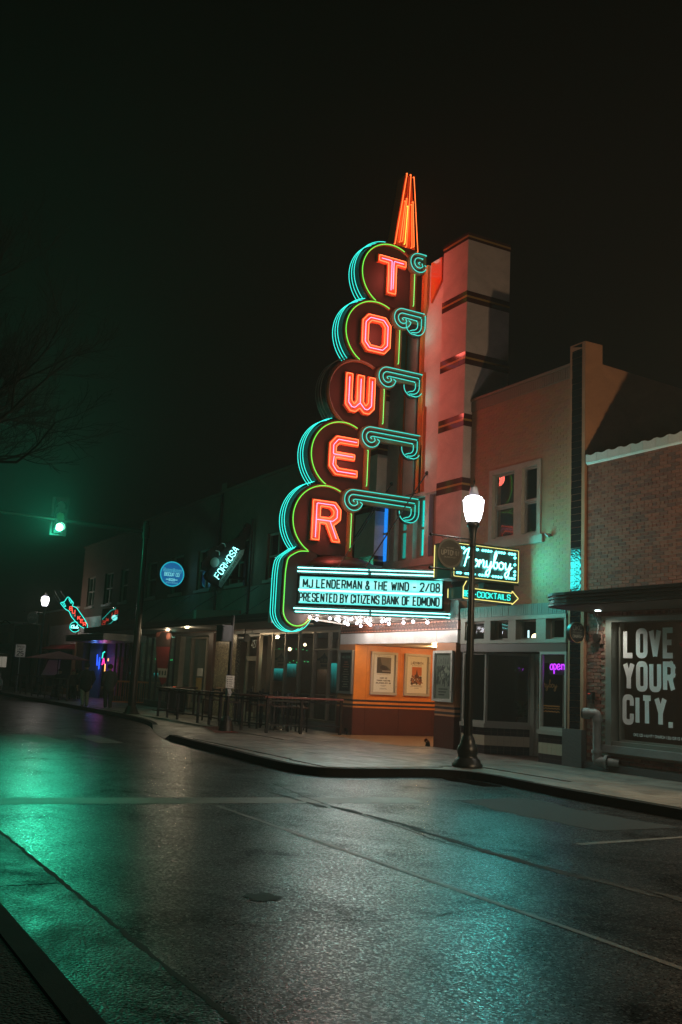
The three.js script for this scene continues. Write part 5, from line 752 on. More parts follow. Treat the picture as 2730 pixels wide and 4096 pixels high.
// ground floor of the noodle bar
{
  const q = A.q, alu = mat('bronze aluminium', [0.2, 0.17, 0.13], { roughness: 0.35, metalness: 0.7 });
  q('header_beam', box(-37.7, -27.3, 3.28, 3.42, -15.4, -15.1), M.canopy);
  const gl = q('glazed_front', [...[-33.26, -32.2, -31.15, -30.1, -29.03, -28.0, -27.34].map((x) => box(x - 0.03, x + 0.03, 0.45, 3.28, -15.22, -15.1)), box(-33.26, -27.31, 3.22, 3.28, -15.2, -15.12), box(-33.26, -27.31, 0.4, 0.47, -15.22, -15.1), ...[-29.03, -28.0].map((x) => box(x + 0.03, x + 1.0, 2.66, 2.7, -15.2, -15.12))], alu);
  const xs = [-33.26, -32.2, -31.15, -30.1, -29.03, -28.0, -27.34]; for (let i = 0; i < 6; i++) q('pane', new THREE.PlaneGeometry(xs[i + 1] - xs[i] - 0.06, 2.75).rotateY(rr(-0.01, 0.01)).translate((xs[i] + xs[i + 1]) / 2, 1.845, -15.16), M.glass, gl);
  q('stall_riser', box(-33.26, -27.3, 0.13, 0.4, -15.25, -15.1), M.stone);
  q('interior_walls', [box(-37.4, -27.5, 0.13, 3.4, -20.7, -20.5), box(-37.4, -37.3, 0.13, 3.4, -20.5, -15.7), box(-27.5, -27.35, 0.13, 3.4, -20.5, -15.3)], M.interiorWarm); q('interior_floor', box(-37.5, -27.4, 0.1, 0.14, -20.5, -15.1), M.wood);
  q('cyan_lit_counter', [pan(-32.95, -32.1, 1.75, 2.23, -16.06, -16.04), pan(-34.1, -33.0, 1.6, 2.05, -16.12, -16.1), pan(-29.75, -28.8, 1.3, 2.28, -16.06, -16.04)], N.teal); q('counter', box(-34, -28.6, 0.13, 1.2, -16.6, -16.2), M.wood); q('booth_wall', box(-32.0, -29.9, 1.2, 2.3, -16.9, -16.85), M.wood);
  q('hanging_lamp', [new THREE.SphereGeometry(0.06, 10, 8).translate(-34.3, 2.52, -16.0), new THREE.SphereGeometry(0.065, 10, 8).translate(-32.6, 2.75, -16.0), new THREE.SphereGeometry(0.055, 10, 8).translate(-31.4, 2.9, -16.0)], N.warm);
  const gs = []; for (let i = 0; i < 26; i++) gs.push(new THREE.SphereGeometry(0.014, 6, 4).translate(-34.2 + i * 0.14 + rr(-0.03, 0.03), (i % 2 ? 2.3 : 2.72) + rr(-0.04, 0.04), -15.8)); q('green_string_lights', gs, N.greenDot);
  bulbLight('noodle_bar_light', [1, 0.7, 0.42], 4, [-31.4, 2.7, -16.4], 4); pointLight('noodle_bar_light', [0.1, 1, 0.85], 0.4, [-32.4, 2.4, -15.9], 4);
  const card = mat('brown window card', [0.3, 0.2, 0.14], { roughness: 0.8 }), ink = mat('dark print', [0.03, 0.025, 0.02]);
  for (const [x0, x1] of [[-32.12, -31.22], [-28.92, -28.06]]) { const c = q('window_poster', box(x0, x1, 2.05, 2.7, -15.21, -15.2), card), mx = (x0 + x1) / 2; q('poster_print', [poly([[mx - 0.4, 2.33], [mx - 0.2, 2.33], [mx - 0.2, 2.25], [mx + 0.3, 2.25], [mx + 0.3, 2.42], [mx + 0.15, 2.5], [mx + 0.1, 2.58], [mx - 0.02, 2.5], [mx - 0.2, 2.42], [mx - 0.4, 2.38]], 0.004), poly([[mx - 0.15, 2.13], [mx + 0.32, 2.13], [mx + 0.32, 2.21], [mx - 0.15, 2.21]], 0.004)].map((g) => g.translate(0, 0, -15.199)), ink, c); const gsx = []; const l = strokes('FORMOSA', 0.09, 1, 0.4, () => 0); strokes('FORMOSA', 0.09, 0.42 / l, 0.168 / l, (p) => gsx.push(ribbon(p.map((a) => V(a.x + mx - 0.17, a.y + 2.29)), 0.014, -15.193))); q('poster_lettering', gsx, card, c); }
  // recessed entry and the mosaic wall
  const mosaic = canvasTex(512, 512, (c) => { for (let y = 0; y < 64; y++) for (let x = 0; x < 64; x++) { const r = rnd(), v = r < 0.16 ? 30 : r < 0.26 ? 235 : 130 + rnd() * 50; c.fillStyle = `rgb(${v},${v * 0.95 | 0},${v * 0.85 | 0})`; c.fillRect(x * 8, y * 8, 7.4, 7.4); } }); mosaic.wrapS = mosaic.wrapT = THREE.RepeatWrapping; mosaic.repeat.set(0.6, 0.6);
  q('mosaic_wall', box(-37.5, -35.4, 0.13, 3.28, -15.3, -15.12), mat('glass mosaic', [0.55, 0.52, 0.45], { map: mosaic, roughness: 0.25 }));
  const d = q('door', [box(-35.36, -35.26, 0.14, 3.25, -15.6, -15.5), box(-34.36, -34.26, 0.14, 3.25, -15.6, -15.5), box(-35.26, -34.36, 2.38, 2.46, -15.6, -15.5), box(-35.26, -35.2, 0.15, 2.38, -15.58, -15.52), box(-34.42, -34.36, 0.15, 2.38, -15.58, -15.52), box(-35.2, -34.42, 0.15, 0.4, -15.58, -15.52), box(-35.2, -34.42, 2.3, 2.38, -15.58, -15.52)], M.trim);
  q('pane', new THREE.PlaneGeometry(0.78, 1.9).translate(-34.81, 1.35, -15.55), M.glass, d); q('pane', new THREE.PlaneGeometry(0.9, 0.75).translate(-34.81, 2.85, -15.55), M.glass, d); q('handle', rod(V(-34.5, 1.0, -15.48), V(-34.5, 1.35, -15.48), 0.015), M.chrome, d);
  { const g = []; strokes('427', 0.26, 0.12, 0.05, (p) => g.push(ribbon(p.map((a) => V(a.x - 34.98, a.y + 2.8)), 0.035, -15.545))); q('house_number', g, M.white, d); }
  q('brick_panel', box(-34.24, -33.3, 0.13, 3.28, -15.6, -15.45), M.leftBrick);
  q('recess_ceiling', box(-37.7, -33.3, 3.2, 3.28, -15.9, -15.41), M.white); q('entry_lamp', cyl(0.08, 0.08, 3.4, 3.42, -36.0, -13.3, 12), N.warm); bulbLight('entry_lamp_light', [1, 0.78, 0.5], 7, [-36.0, 3.3, -13.3], 3);
  { const u = A.t.parent && thing('wall_speaker', 'dark box lamp under the canopy beside the glazed front', 'lamp', [-34.2, 3.1, -14.9]); part('case', new THREE.CylinderGeometry(0.14, 0.14, 0.5, 14).rotateZ(Math.PI / 2), M.blackMetal, u); part('bracket', box(-0.03, 0.03, 0.1, 0.35, -0.03, 0.03), M.blackMetal, u); }
}
// ground floor of the biscuit shop
{
  const q = B.q; q('header_beam', box(-48, -37.72, 3.28, 3.42, -15.4, -15.1), M.canopy);
  q('white_pier', box(-41.95, -41.45, 0.13, 3.3, -15.3, -15.06), M.trim); q('dark_column', box(-38.0, -37.5, 0.13, 3.36, -15.3, -15.0), M.wood);
  const fr = q('shop_door', [box(-41.45, -41.3, 0.14, 3.28, -15.7, -15.55), box(-39.65, -39.5, 0.14, 3.28, -15.7, -15.55), box(-41.3, -39.65, 3.2, 3.28, -15.7, -15.55), box(-41.3, -39.65, 0.14, 0.5, -15.7, -15.6), box(-39.3, -39.2, 0.14, 3.28, -15.7, -15.55), box(-38.12, -38.02, 0.14, 3.28, -15.7, -15.55), box(-39.2, -38.12, 2.3, 2.42, -15.7, -15.55), box(-39.2, -38.12, 0.14, 0.45, -15.68, -15.6)], M.trim);
  q('pane', new THREE.PlaneGeometry(1.65, 2.7).translate(-40.48, 1.85, -15.62), M.glass, fr); q('pane', new THREE.PlaneGeometry(1.08, 1.85).translate(-38.66, 1.38, -15.62), M.glass, fr); q('pane', new THREE.PlaneGeometry(1.08, 0.8).translate(-38.66, 2.82, -15.62), M.glass, fr);
  q('handle', tube(fil([V(-39.1, 1.2, -15.56), V(-39.1, 1.2, -15.48), V(-39.1, 1.6, -15.48), V(-39.1, 1.6, -15.56)], 0.03), 0.015), M.chrome, fr);
  q('window_notice', box(-40.6, -39.95, 1.62, 1.95, -15.6, -15.595), M.white, fr); q('window_poster', box(-40.65, -40.0, 0.98, 1.55, -15.6, -15.595), mat('amber poster', [0.4, 0.24, 0.08]), fr); q('red_notice', box(-39.28, -39.22, 1.9, 2.25, -15.54, -15.53), M.red, fr);
  const gl = q('glazed_front', [-48, -47.1, -46.3, -45.5, -44.7, -43.9, -43.1, -42.4].map((x) => box(x, x + 0.05, 0.4, 3.28, -15.22, -15.12)), M.darkMetal); q('pane', new THREE.PlaneGeometry(6.0, 2.8).translate(-45, 1.85, -15.17), M.glass, gl); q('stall_riser', box(-48, -41.95, 0.13, 0.42, -15.3, -15.1), M.stone);
  q('interior_walls', [box(-47.8, -37.9, 0.13, 3.4, -20.6, -20.4), box(-41.6, -41.5, 0.13, 3.4, -20.4, -15.75)], mat('green lit wall', [0.22, 0.3, 0.26])); q('interior_floor', box(-47.9, -37.8, 0.1, 0.14, -20.4, -15.1), M.wood); q('counter', box(-47, -42.5, 0.13, 1.15, -17.9, -17.4), M.wood);
  q('cyan_lit_screen', [pan(-49.3, -48.4, 1.45, 1.62, -16.05, -16.03), pan(-47.6, -46.4, 1.4, 1.65, -16.05, -16.03)], N.teal); q('white_interior_lamp', box(-47.1, -46.6, 2.75, 2.95, -16.05, -16.03), glow('bright panel lamp', [2.2, 3, 2.6]));
  const gs = []; for (let i = 0; i < 20; i++) gs.push(new THREE.SphereGeometry(0.016, 6, 4).translate(-46.5 + i * 0.16, 2.3 + rr(-0.03, 0.03), -15.7)); q('green_string_lights', gs, N.greenDot); pointLight('biscuit_shop_light', [0.3, 1, 0.72], 2.6, [-46, 2.9, -16.2], 6);
  q('entry_lamp', cyl(0.08, 0.08, 3.4, 3.42, -39.6, -13.8, 12), N.warm); bulbLight('entry_lamp_light', [1, 0.78, 0.5], 1.9, [-39.6, 3.3, -13.8], 3);
}
// far end: bar entrance with its steel fascia
{
  const q = C.q; q('header_beam', box(-59.1, -48, 3.2, 3.42, -15.4, -15.1), M.canopy);
  q('black_glass_transom', box(-54.2, -51.2, 4.1, 4.95, -15.12, -15.08), mat('black glass', [0.008, 0.008, 0.009], { roughness: 0.03 })); q('white_panel', box(-59.0, -54.21, 3.5, 4.6, -15.12, -15.06), M.white);
  const f = q('steel_fascia', box(-53.2, -46.2, 3.06, 3.38, -15.08, -13.0), M.chrome); for (const y of [3.08, 3.17, 3.26, 3.35]) q('steel_rib', box(-53.25, -46.15, y, y + 0.03, -13.05, -12.96), M.galv, f);
  q('blue_wall', box(-57.6, -55.2, 0.13, 3.2, -15.6, -15.5), mat('blue wall', [0.04, 0.12, 0.3])); q('purple_wall', box(-55.2, -51.4, 0.13, 3.2, -15.9, -15.8), mat('purple wall', [0.2, 0.06, 0.25])); q('dark_front', box(-59.1, -57.6, 0.13, 3.2, -15.3, -15.12), M.wood); const gl = q('glazed_front', [-51.3, -50.5, -49.7, -48.9, -48.1].map((x) => box(x, x + 0.05, 0.4, 3.28, -15.22, -15.12)), M.darkMetal); q('pane', new THREE.PlaneGeometry(3.2, 2.8).translate(-49.7, 1.85, -15.17), M.glass, gl); q('cyan_lit_screen', [pan(-54.0, -52.4, 2.5, 3.2, -16.05, -16.03), pan(-51.8, -51.4, 1.5, 1.6, -16.05, -16.03)], N.teal); q('stall_riser', box(-51.4, -48, 0.13, 0.42, -15.3, -15.1), M.stone); q('red_door', box(-52.7, -51.5, 0.14, 2.4, -15.78, -15.72), M.red);
  for (const [a, m] of [[[[-55.1, 1.7], [-55.1, 2.35]], N.blue], [[[-54.6, 2.3], [-54.5, 2.6], [-54.2, 2.65]], N.cyan], [[[-54.5, 1.95], [-54.3, 2.3], [-54.1, 2.0]], N.pink], [[[-53.9, 1.5], [-53.9, 2.0]], N.amber], [[[-53.4, 2.15], [-53.4, 2.3]], N.amber], [[[-53.2, 1.8], [-53.2, 1.95]], N.amber], [[[-55.5, 1.9], [-55.6, 2.5]], N.blue]]) q('window_neon_tube', tube(a.map((p) => V(p[0], p[1], -15.4)), 0.03), m);
  pointLight('window_neon_light', [0.1, 0.3, 1], 0.9, [-55.3, 2.1, -15.1], 4); pointLight('window_neon_light', [1, 0.15, 0.7], 0.7, [-53.6, 1.9, -15.1], 4);
}
// low buildings fading away in the mist
function far(name, label, x0, x1, h, m, extra) { const t = thing(name, label, 'building', [(x0 + x1) / 2, 0.13, -15.1]), cx = (x0 + x1) / 2, q = (n, g, mm, p = t) => part(n, (Array.isArray(g) ? join(g) : g).translate(-cx, -0.13, 15.1), mm, p); q('wall', box(x0, x1, 0.13, h, -25, -15.1), m); q('coping', box(x0 - 0.02, x1 + 0.02, h, h + 0.12, -25, -15.03), M.white); extra?.(q); }
far('tan_low_building', 'low tan building beside the bomb shaped sign, with a red awning', -70, -59.2, 5.2, M.tan, (q) => { q('pilaster', [box(-69.9, -69.2, 0.13, 4.4, -15.1, -15.0), box(-66.5, -66, 0.13, 4.4, -15.1, -15.0)], M.leftBrick); q('white_band', box(-66, -59.4, 3.1, 4.3, -15.1, -15.06), M.plaster); q('red_awning', poly([[14.2, 2.78], [15.1, 3.08], [15.1, 2.78]], 6).rotateY(Math.PI / 2).translate(-65.5, 0, 0), M.red); q('dark_window', box(-68.5, -60, 0.5, 2.7, -15.1, -15.08), M.blackTile); });
far('brick_low_building', 'low brown brick building far down the street', -77.7, -70.05, 4.6, M.leftBrick, (q) => { q('dark_window', box(-77, -71, 0.5, 2.7, -15.1, -15.07), M.blackTile); });
far('white_low_building', 'low white building with a lit window at the left edge', -92, -77.75, 4.8, M.plaster, (q) => { q('awning', box(-90, -77.9, 2.5, 2.8, -15.1, -14.2), M.canopy); q('lit_window', [box(-83.5, -81.6, 1.5, 2.3, -15.1, -15.08), box(-81.4, -79.6, 1.5, 2.3, -15.1, -15.08)], glow('lit shop window', [0.22, 0.2, 0.16])); q('box_sign', box(-83, -79, 3.3, 4.1, -15.1, -14.9), M.tan); q('gooseneck_lamp', tube(smooth([[-79.1, 4.8, -15.0], [-79.1, 5.0, -14.6], [-79.1, 4.7, -14.3]], 10), 0.04), M.blackMetal); });
far('pale_far_building', 'pale building at the end of the street in the mist', -150, -92.05, 5.4, M.tan);

// ---------------------------------------------------------------- projecting signs on the left
{
  const t = perp('round_blue_sign', 'round glowing blue sign of the biscuit shop', 'sign', -41, 14.3, 5.35), c = [0, 0.55];
  part('drum', new THREE.CylinderGeometry(0.55, 0.55, 0.2, 40).rotateX(Math.PI / 2).translate(c[0], c[1], -0.11), mat('blue drum', [0.02, 0.05, 0.09]), t);
  const tex = canvasTex(512, 512, (x) => {
    x.fillStyle = '#2fd0e8'; x.beginPath(); x.arc(256, 256, 256, 0, 7); x.fill(); x.fillStyle = '#1f6fae'; x.beginPath(); x.arc(256, 256, 232, 0, 7); x.fill(); x.fillStyle = '#6fe6f4'; x.strokeStyle = '#6fe6f4';
    x.font = 'italic 92px serif'; x.textAlign = 'center'; x.save(); x.translate(256, 215); x.scale(0.95, 1.15); x.fillText('HunnyBunny', 0, 0, 430); x.restore(); x.strokeStyle = '#8df0fa'; drawText(x, 'BISCUIT CO.', 256, 305, 78, 29, 11, 13, 0.5);
    x.fillStyle = '#8df0fa'; x.fillRect(190, 345, 130, 54); x.fillRect(132, 360, 52, 20); x.fillRect(326, 360, 52, 20); x.strokeStyle = '#1f6fae'; drawText(x, 'OKC', 256, 388, 34, 22, 8, 6, 0.5); x.font = 'italic 40px serif'; x.fillText('all hot-n-buttered', 256, 445, 260);
  });
  const m = new THREE.MeshStandardMaterial({ color: L(0.02, 0.02, 0.02), emissive: L(0.75, 0.85, 0.85), emissiveMap: tex }); m.name = 'lit sign face'; part('sign_face_light', new THREE.CircleGeometry(0.545, 48).translate(c[0], c[1], 0.003), m, t);
  part('bracket', [box(0.5, 0.8, 0.5, 0.56, -0.14, -0.08)], M.blackMetal, t); pointLight('round_sign_light', [0.25, 0.8, 1], 0.35, [-40.7, 5.9, -14.3], 8);
}
{
  const t = perp('bottle_sign', 'dark tilted bottle shaped sign with pale neon FORMOSA lettering', 'neon sign', -34.6, 13.7, 5.1), a = Math.PI / 3, R = new THREE.Matrix4().makeRotationZ(a - 0.02);
  const q = (n, g, m, p = t) => part(n, (Array.isArray(g) ? join(g) : g).applyMatrix4(R), m, p);
  const dk = mat('black sign metal', [0.012, 0.014, 0.013], { roughness: 0.4 });
  q('bottle_panel', poly([[0, -0.38], [1.5, -0.38], [1.75, -0.3], [2.0, -0.15], [2.5, -0.15], [2.5, -0.19], [2.66, -0.19], [2.66, 0.19], [2.5, 0.19], [2.5, 0.15], [2.0, 0.15], [1.7, 0.33], [1.45, 0.4], [0.05, 0.4], [-0.04, 0.3], [-0.04, -0.3]], 0.3).translate(0, 0, -0.3), dk);
  const gs = [], l = strokes('FORMOSA', 0.24, 1, 0.42, () => 0); strokes('FORMOSA', 0.24, 1.38 / l, 0.42 * 1.38 / l, (p) => gs.push(tube(p.map((v) => V(v.x + 0.2, v.y - 0.1, 0.05)), 0.0115, { seg: 5 }))); q('neon_lettering', gs, N.cyanWhite);
  q('label_strip', poly([[0.0, -0.36], [1.55, -0.36], [1.75, -0.28], [1.6, -0.16], [0.15, -0.16], [0.0, -0.24]], 0.02).translate(0, 0, 0.003), mat('white sign label', [0.55, 0.55, 0.5], { roughness: 0.5 }));
  { const tex = canvasTex(1024, 96, (c, w, h) => { c.fillStyle = '#cfcbbf'; c.fillRect(0, 0, w, h); c.fillStyle = '#151513'; c.font = 'bold 84px sans-serif'; c.textAlign = 'center'; c.fillText('Street Food and Bar', w / 2, 74, 960); }); const m = new THREE.MeshStandardMaterial({ map: tex, color: L(0.7, 0.7, 0.7) }); m.name = 'label print'; q('label_lettering', new THREE.PlaneGeometry(1.4, 0.15).translate(0.8, -0.26, 0.026), m); }
  q('food_emblem', [poly([[0.2, 0.4], [0.15, 0.62], [0.35, 0.78], [0.65, 0.7], [0.8, 0.85], [1.1, 0.75], [1.2, 0.6], [1.45, 0.55], [1.3, 0.4]], 0.12).translate(0, 0, -0.2)], dk); q('dumpling', new THREE.SphereGeometry(0.17, 18, 12).scale(1.15, 1, 0.35).translate(0.62, 0.4, 0.02), mat('white dumpling enamel', [0.55, 0.55, 0.52])); q('steam_stroke', [tube(smooth([[0.95, 0.4, 0.02], [1.05, 0.5, 0.02], [1.0, 0.62, 0.02]], 10), 0.02), tube(smooth([[1.35, 0.38, 0.02], [1.42, 0.48, 0.02], [1.38, 0.58, 0.02]], 10), 0.02)], M.white);
  part('bracket', [box(0.5, 1.42, 0.2, 0.3, -0.25, -0.15), box(1.0, 1.42, 1.42, 1.52, -0.25, -0.15), box(1.3, 1.4, 0.0, 1.7, -0.3, -0.1)], M.blackMetal, t); pointLight('bottle_sign_light', [0.2, 1, 0.9], 0.35, [-34.2, 5.9, -14.1], 8);
}
{
  const t = perp('bomb_shaped_sign', 'cyan neon bomb shaped sign with stepped red BUNKER letters', 'neon sign', -56, 14.2 * 0.9655, 1.75 + 1.95 * 0.9655), q = (n, g, m, p = t) => part(n, (Array.isArray(g) ? join(g) : g).translate(-14.2, -3.7, 0), m, p);
  t.scale.setScalar(0.9655); const o = [[13.63, 5.36], [13.85, 5.42], [13.92, 5.52], [14.05, 5.76], [14.41, 5.4], [14.33, 5.23], [14.6, 5.15], [15.1, 4.55], [15.33, 4.2], [15.33, 4.01], [15.1, 4.0], [14.84, 4.14], [14.35, 4.6], [14.18, 4.93], [13.97, 5.0]];
  q('sign_panel', poly(o, 0.25).translate(0, 0, -0.25), M.blackMetal); q('cyan_neon_tube', tube(fil(o.map((p) => V(p[0], p[1], 0.05)), 0.1, true), 0.022, { closed: true }), N.cyan);
  for (const [u, v] of [[13.86, 5.27], [14.2, 5.5]]) q('cyan_neon_tube', tube(fil([[-0.1, 0.13], [-0.03, 0.16], [0.12, -0.1], [0.05, -0.13]].map((p) => V(u + p[0], v + p[1], 0.05)), 0.03, true), 0.018, { closed: true }), N.cyan);
  const gs = []; [...'BUNKER'].forEach((ch, i) => strokes(ch, 0.2, 0.15, 0, (p) => gs.push(tube(p.map((a) => V(a.x + 14.2 + i * 0.175, a.y + 4.98 - i * 0.17, 0.05)), 0.022, { seg: 5 })))); q('red_neon_lettering', gs, N.redSign);
  q('round_panel', new THREE.CylinderGeometry(0.3, 0.3, 0.1, 28).rotateX(Math.PI / 2).translate(14.61, 4.04, -0.06), M.blackMetal); q('cyan_neon_tube', tube(arc(14.61, 4.04, 0.29, 60, 330, 30, 0.02), 0.02), N.cyan);
  q('club_neon_lettering', [[[14.5, 4.1], [14.44, 4.12], [14.4, 4.0], [14.48, 3.96]], [[14.55, 4.16], [14.53, 3.98], [14.58, 3.97]], [[14.6, 4.06], [14.61, 3.98], [14.67, 3.98], [14.68, 4.07]], [[14.74, 4.16], [14.73, 3.98], [14.8, 3.98], [14.8, 4.05]]].map((s) => tube(smooth(s.map((p) => [p[0], p[1], 0.02]), 10), 0.016, { seg: 5 })), N.cyanWhite);
  q('support_rod', [[13.75, 5.4, 13.3, 6.03], [14.0, 5.6, 13.65, 6.04], [13.68, 5.3, 13.27, 5.66]].map(([a, b, c, d]) => rod(V(a, b, -0.1), V(c, d, -0.1), 0.025)), M.galv);
  pointLight('bomb_sign_light', [0.2, 0.9, 0.85], 0.5, [-55.5, 4.6, -14.0], 8);
}
// ---------------------------------------------------------------- traffic signal on its mast arm
{
  const t = thing('traffic_signal', 'tall dark mast pole with a long arm carrying a green traffic light', 'traffic signal', [-36.8, 0.14, -11.65]);
  part('pole', [cyl(0.15, 0.11, 0, 7.2, 0, 0, 16), cyl(0.12, 0.12, 7.2, 7.26, 0, 0, 16)], M.darkMetal, t); part('base', [cyl(0.32, 0.3, 0, 0.05, 0, 0, 16), cyl(0.26, 0.18, 0.05, 0.28, 0, 0, 16)], M.darkMetal, t);
  part('mast_arm', tube([V(0, 6.85, 0), V(0, 6.95, 4), V(0, 7.05, 11)], (f) => 0.1 - f * 0.04, { seg: 10 }), M.darkMetal, t); part('arm_clamp', cyl(0.17, 0.17, 6.6, 7.1, 0, 0, 14), M.darkMetal, t);
  for (const [z, p] of [[3.3, 1], [8.2, 2]]) {
    const h = part('signal_head', [box(-0.12, 0.1, 6.42, 7.7, z - 0.19, z + 0.19)], M.blackMetal, t);
    [7.42, 7.03, 6.64].forEach((y, i) => { part('signal_lens', new THREE.CylinderGeometry(0.14, 0.14, 0.03, 24).rotateZ(Math.PI / 2).translate(0.115, y, z), i === 2 ? N.greenLamp : mat(['dark red lens', 'dark amber lens'][i] ?? 'lens', i ? [0.05, 0.03, 0.005] : [0.05, 0.005, 0.005]), h); part('visor', new THREE.CylinderGeometry(0.165, 0.165, 0.2, 20, 1, true, Math.PI * 0.1, Math.PI * 1.3).rotateZ(Math.PI / 2).rotateX(0.6).translate(0.2, y, z), M.blackMetal, h); });
    part('backplate', box(-0.06, -0.05, 6.35, 7.78, z - 0.3, z + 0.3), M.blackMetal, h);
    const s = new THREE.SpotLight(L(0.04, 1, 0.5), p === 1 ? 40 : 40, 0, 0.42, 1); s.position.set(-36.8 + 0.16, 6.64, -11.65 + z); s.target.position.set(-20, 8.0, -11.65 + z + 6); s.shadow.radius = 6; s.castShadow = true; s.name = 'signal_lens_light'; scene.add(s, s.target);
    pointLight('signal_lens_light', [0.04, 1, 0.55], 9, [-36.8 + 1.1, 6.6, -11.65 + z], 8);
    const s2 = new THREE.SpotLight(L(0.04, 1, 0.55), p === 1 ? 330 : 240, 0, 0.95, 1); s2.position.set(-36.8 + 0.2, 6.64, -11.65 + z); s2.target.position.set(-32, 8.3, -11.65 + z + 3.4); s2.shadow.radius = 6; s2.castShadow = true; s2.name = 'signal_lens_light'; scene.add(s2, s2.target);
  }
}
{ // pedestrian signal post
  const t = thing('pedestrian_signal', 'short dark post with a pedestrian signal, a push button and a small sign', 'pedestrian signal', [-27.2, 0.14, -11.45]);
  part('pole', cyl(0.06, 0.058, 0.4, 3.33, 0, 0, 14), M.darkMetal, t); part('base', [cyl(0.24, 0.18, 0, 0.3, 0, 0, 8), cyl(0.17, 0.1, 0.3, 0.42, 0, 0, 8)], M.darkMetal, t);
  const h = part('signal_head', box(-0.22, 0.2, 2.55, 3.0, 0.08, 0.4), M.blackMetal, t); part('red_hand_light', box(-0.225, -0.221, 2.62, 2.92, 0.13, 0.36), glow('dim red hand', [0.7, 0.06, 0.03]), h); part('visor', [box(-0.3, 0.2, 3.0, 3.02, 0.07, 0.41), box(0.2, 0.23, 2.57, 2.98, 0.1, 0.38)], M.blackMetal, h); part('clamp', box(-0.05, 0.05, 2.65, 2.9, 0.0, 0.08), M.blackMetal, t);
  const tex = canvasTex(160, 240, (c, w, hh) => { c.fillStyle = '#c9c7bd'; c.fillRect(0, 0, w, hh); c.strokeStyle = '#111'; c.lineWidth = 5; c.strokeRect(6, 6, w - 12, hh - 12); c.fillStyle = '#222'; for (let i = 0; i < 5; i++) { c.fillRect(18, 22 + i * 42, 20, 26); for (let k = 0; k < 3; k++) c.fillRect(48, 24 + i * 42 + k * 9, 70 + (i * 13 + k * 7) % 26, 5); } }); const m = new THREE.MeshStandardMaterial({ map: tex, roughness: 0.4 }); m.name = 'push button sign';
  const s = part('instruction_sign', new THREE.BoxGeometry(0.012, 0.36, 0.26).translate(0.085, 1.4, 0), M.white, t); part('sign_print', new THREE.PlaneGeometry(0.25, 0.35).rotateY(Math.PI / 2).translate(0.0925, 1.4, 0), m, s);
  part('push_button', [new THREE.CylinderGeometry(0.06, 0.06, 0.05, 16).rotateZ(Math.PI / 2).translate(0.09, 1.1, 0), box(-0.06, 0.07, 1.0, 1.2, -0.06, 0.06)], M.galv, t);
}
{ // speed limit
  const t = perp('speed_limit_sign', 'white speed limit 25 sign on a post at the left edge', 'road sign', -61.5, 12.4, 0.14);
  part('post', cyl(0.03, 0.03, 0, 2.8, 0, -0.03, 8), M.galv, t); const tex = canvasTex(192, 240, (c, w, h) => { c.fillStyle = '#d8d6cc'; c.fillRect(0, 0, w, h); c.strokeStyle = '#111'; c.lineWidth = 4; c.strokeRect(6, 6, w - 12, h - 12); drawText(c, 'SPEED', 96, 60, 36, 20, 9, 6, 0.5); drawText(c, 'LIMIT', 96, 110, 36, 20, 9, 6, 0.5); drawText(c, '25', 96, 216, 90, 46, 22, 15, 0.5); }), m = new THREE.MeshStandardMaterial({ map: tex, roughness: 0.5 }); m.name = 'speed sign print'; part('sign_plate', box(-0.3, 0.3, 2.05, 2.8, -0.005, 0.0), M.galv, t); part('sign_print', new THREE.PlaneGeometry(0.6, 0.74).translate(0, 2.425, 0.004), m, t);
}
// ---------------------------------------------------------------- patio rails, tables, chairs
{
  const t = thing('patio_fence', 'black metal patio rail with a dark red wooden top before the noodle bar', 'fence', [-31, 0.14, -13]), P = (x, z) => [x + 31, z + 13];
  const line = [[-37.6, -14.4], [-35.4, -12.2], [-33.3, -12.18], [-31.3, -12.15], [-29.4, -12.15], [-27.8, -12.18], [-26.5, -12.4], [-26.1, -14.6]].map(([x, z]) => P(x, z));
  for (const [x, z] of [...line, P(-36.6, -13.3), P(-34.4, -12.2), P(-30.3, -12.15), P(-26.3, -13.4)]) part('post', box(x - 0.035, x + 0.035, 0, 1.0, z - 0.035, z + 0.035), M.blackMetal, t);
  for (let i = 0; i < line.length - 1; i++) { const [a, b] = [line[i], line[i + 1]], { l, m } = panelAlong(a, b); part('top_plank', box(-0.03, l + 0.03, 1.0, 1.05, -0.12, 0.12).applyMatrix4(m), i > 4 ? mat('dark red plank', [0.14, 0.03, 0.02], { roughness: 0.5 }) : M.wood, t); part('rail', [box(0, l, 0.22, 0.26, -0.02, 0.02), box(0, l, 0.9, 0.95, -0.02, 0.02)].map((g) => g.applyMatrix4(m)), M.blackMetal, t); }
}
function chair(label) {
  const t = thing('patio_chair', label, 'chair', [0, 0.14, 0], 'dark slatted chairs behind the patio rail');
  for (const [x, z] of [[-0.2, -0.2], [0.2, -0.2], [-0.2, 0.2], [0.2, 0.2]]) part('leg', box(x - 0.02, x + 0.02, 0, z < 0 ? 1.12 : 0.7, z - 0.02, z + 0.02), M.blackMetal, t);
  part('seat', box(-0.24, 0.24, 0.7, 0.74, -0.22, 0.24), M.wood, t); for (const y of [0.82, 0.93, 1.04]) part('back_slat', box(-0.18, 0.18, y, y + 0.06, -0.21, -0.19), M.blackMetal, t); part('footrest', box(-0.18, 0.18, 0.28, 0.31, 0.19, 0.21), M.blackMetal, t); return t;
}
const CHL = ['behind the pedestrian post, in the front row', 'just right of the pedestrian post', 'third from the left in the front row', 'near the middle of the front row', 'right of the middle of the front row', 'second from the right end of the front row', 'at the right end beside the theatre pier', 'at the left end of the back row by the glass', 'in the middle of the back row by the glass', 'at the right end of the back row by the glass'];
const ch0 = chair('dark slatted patio chair behind the black rail');
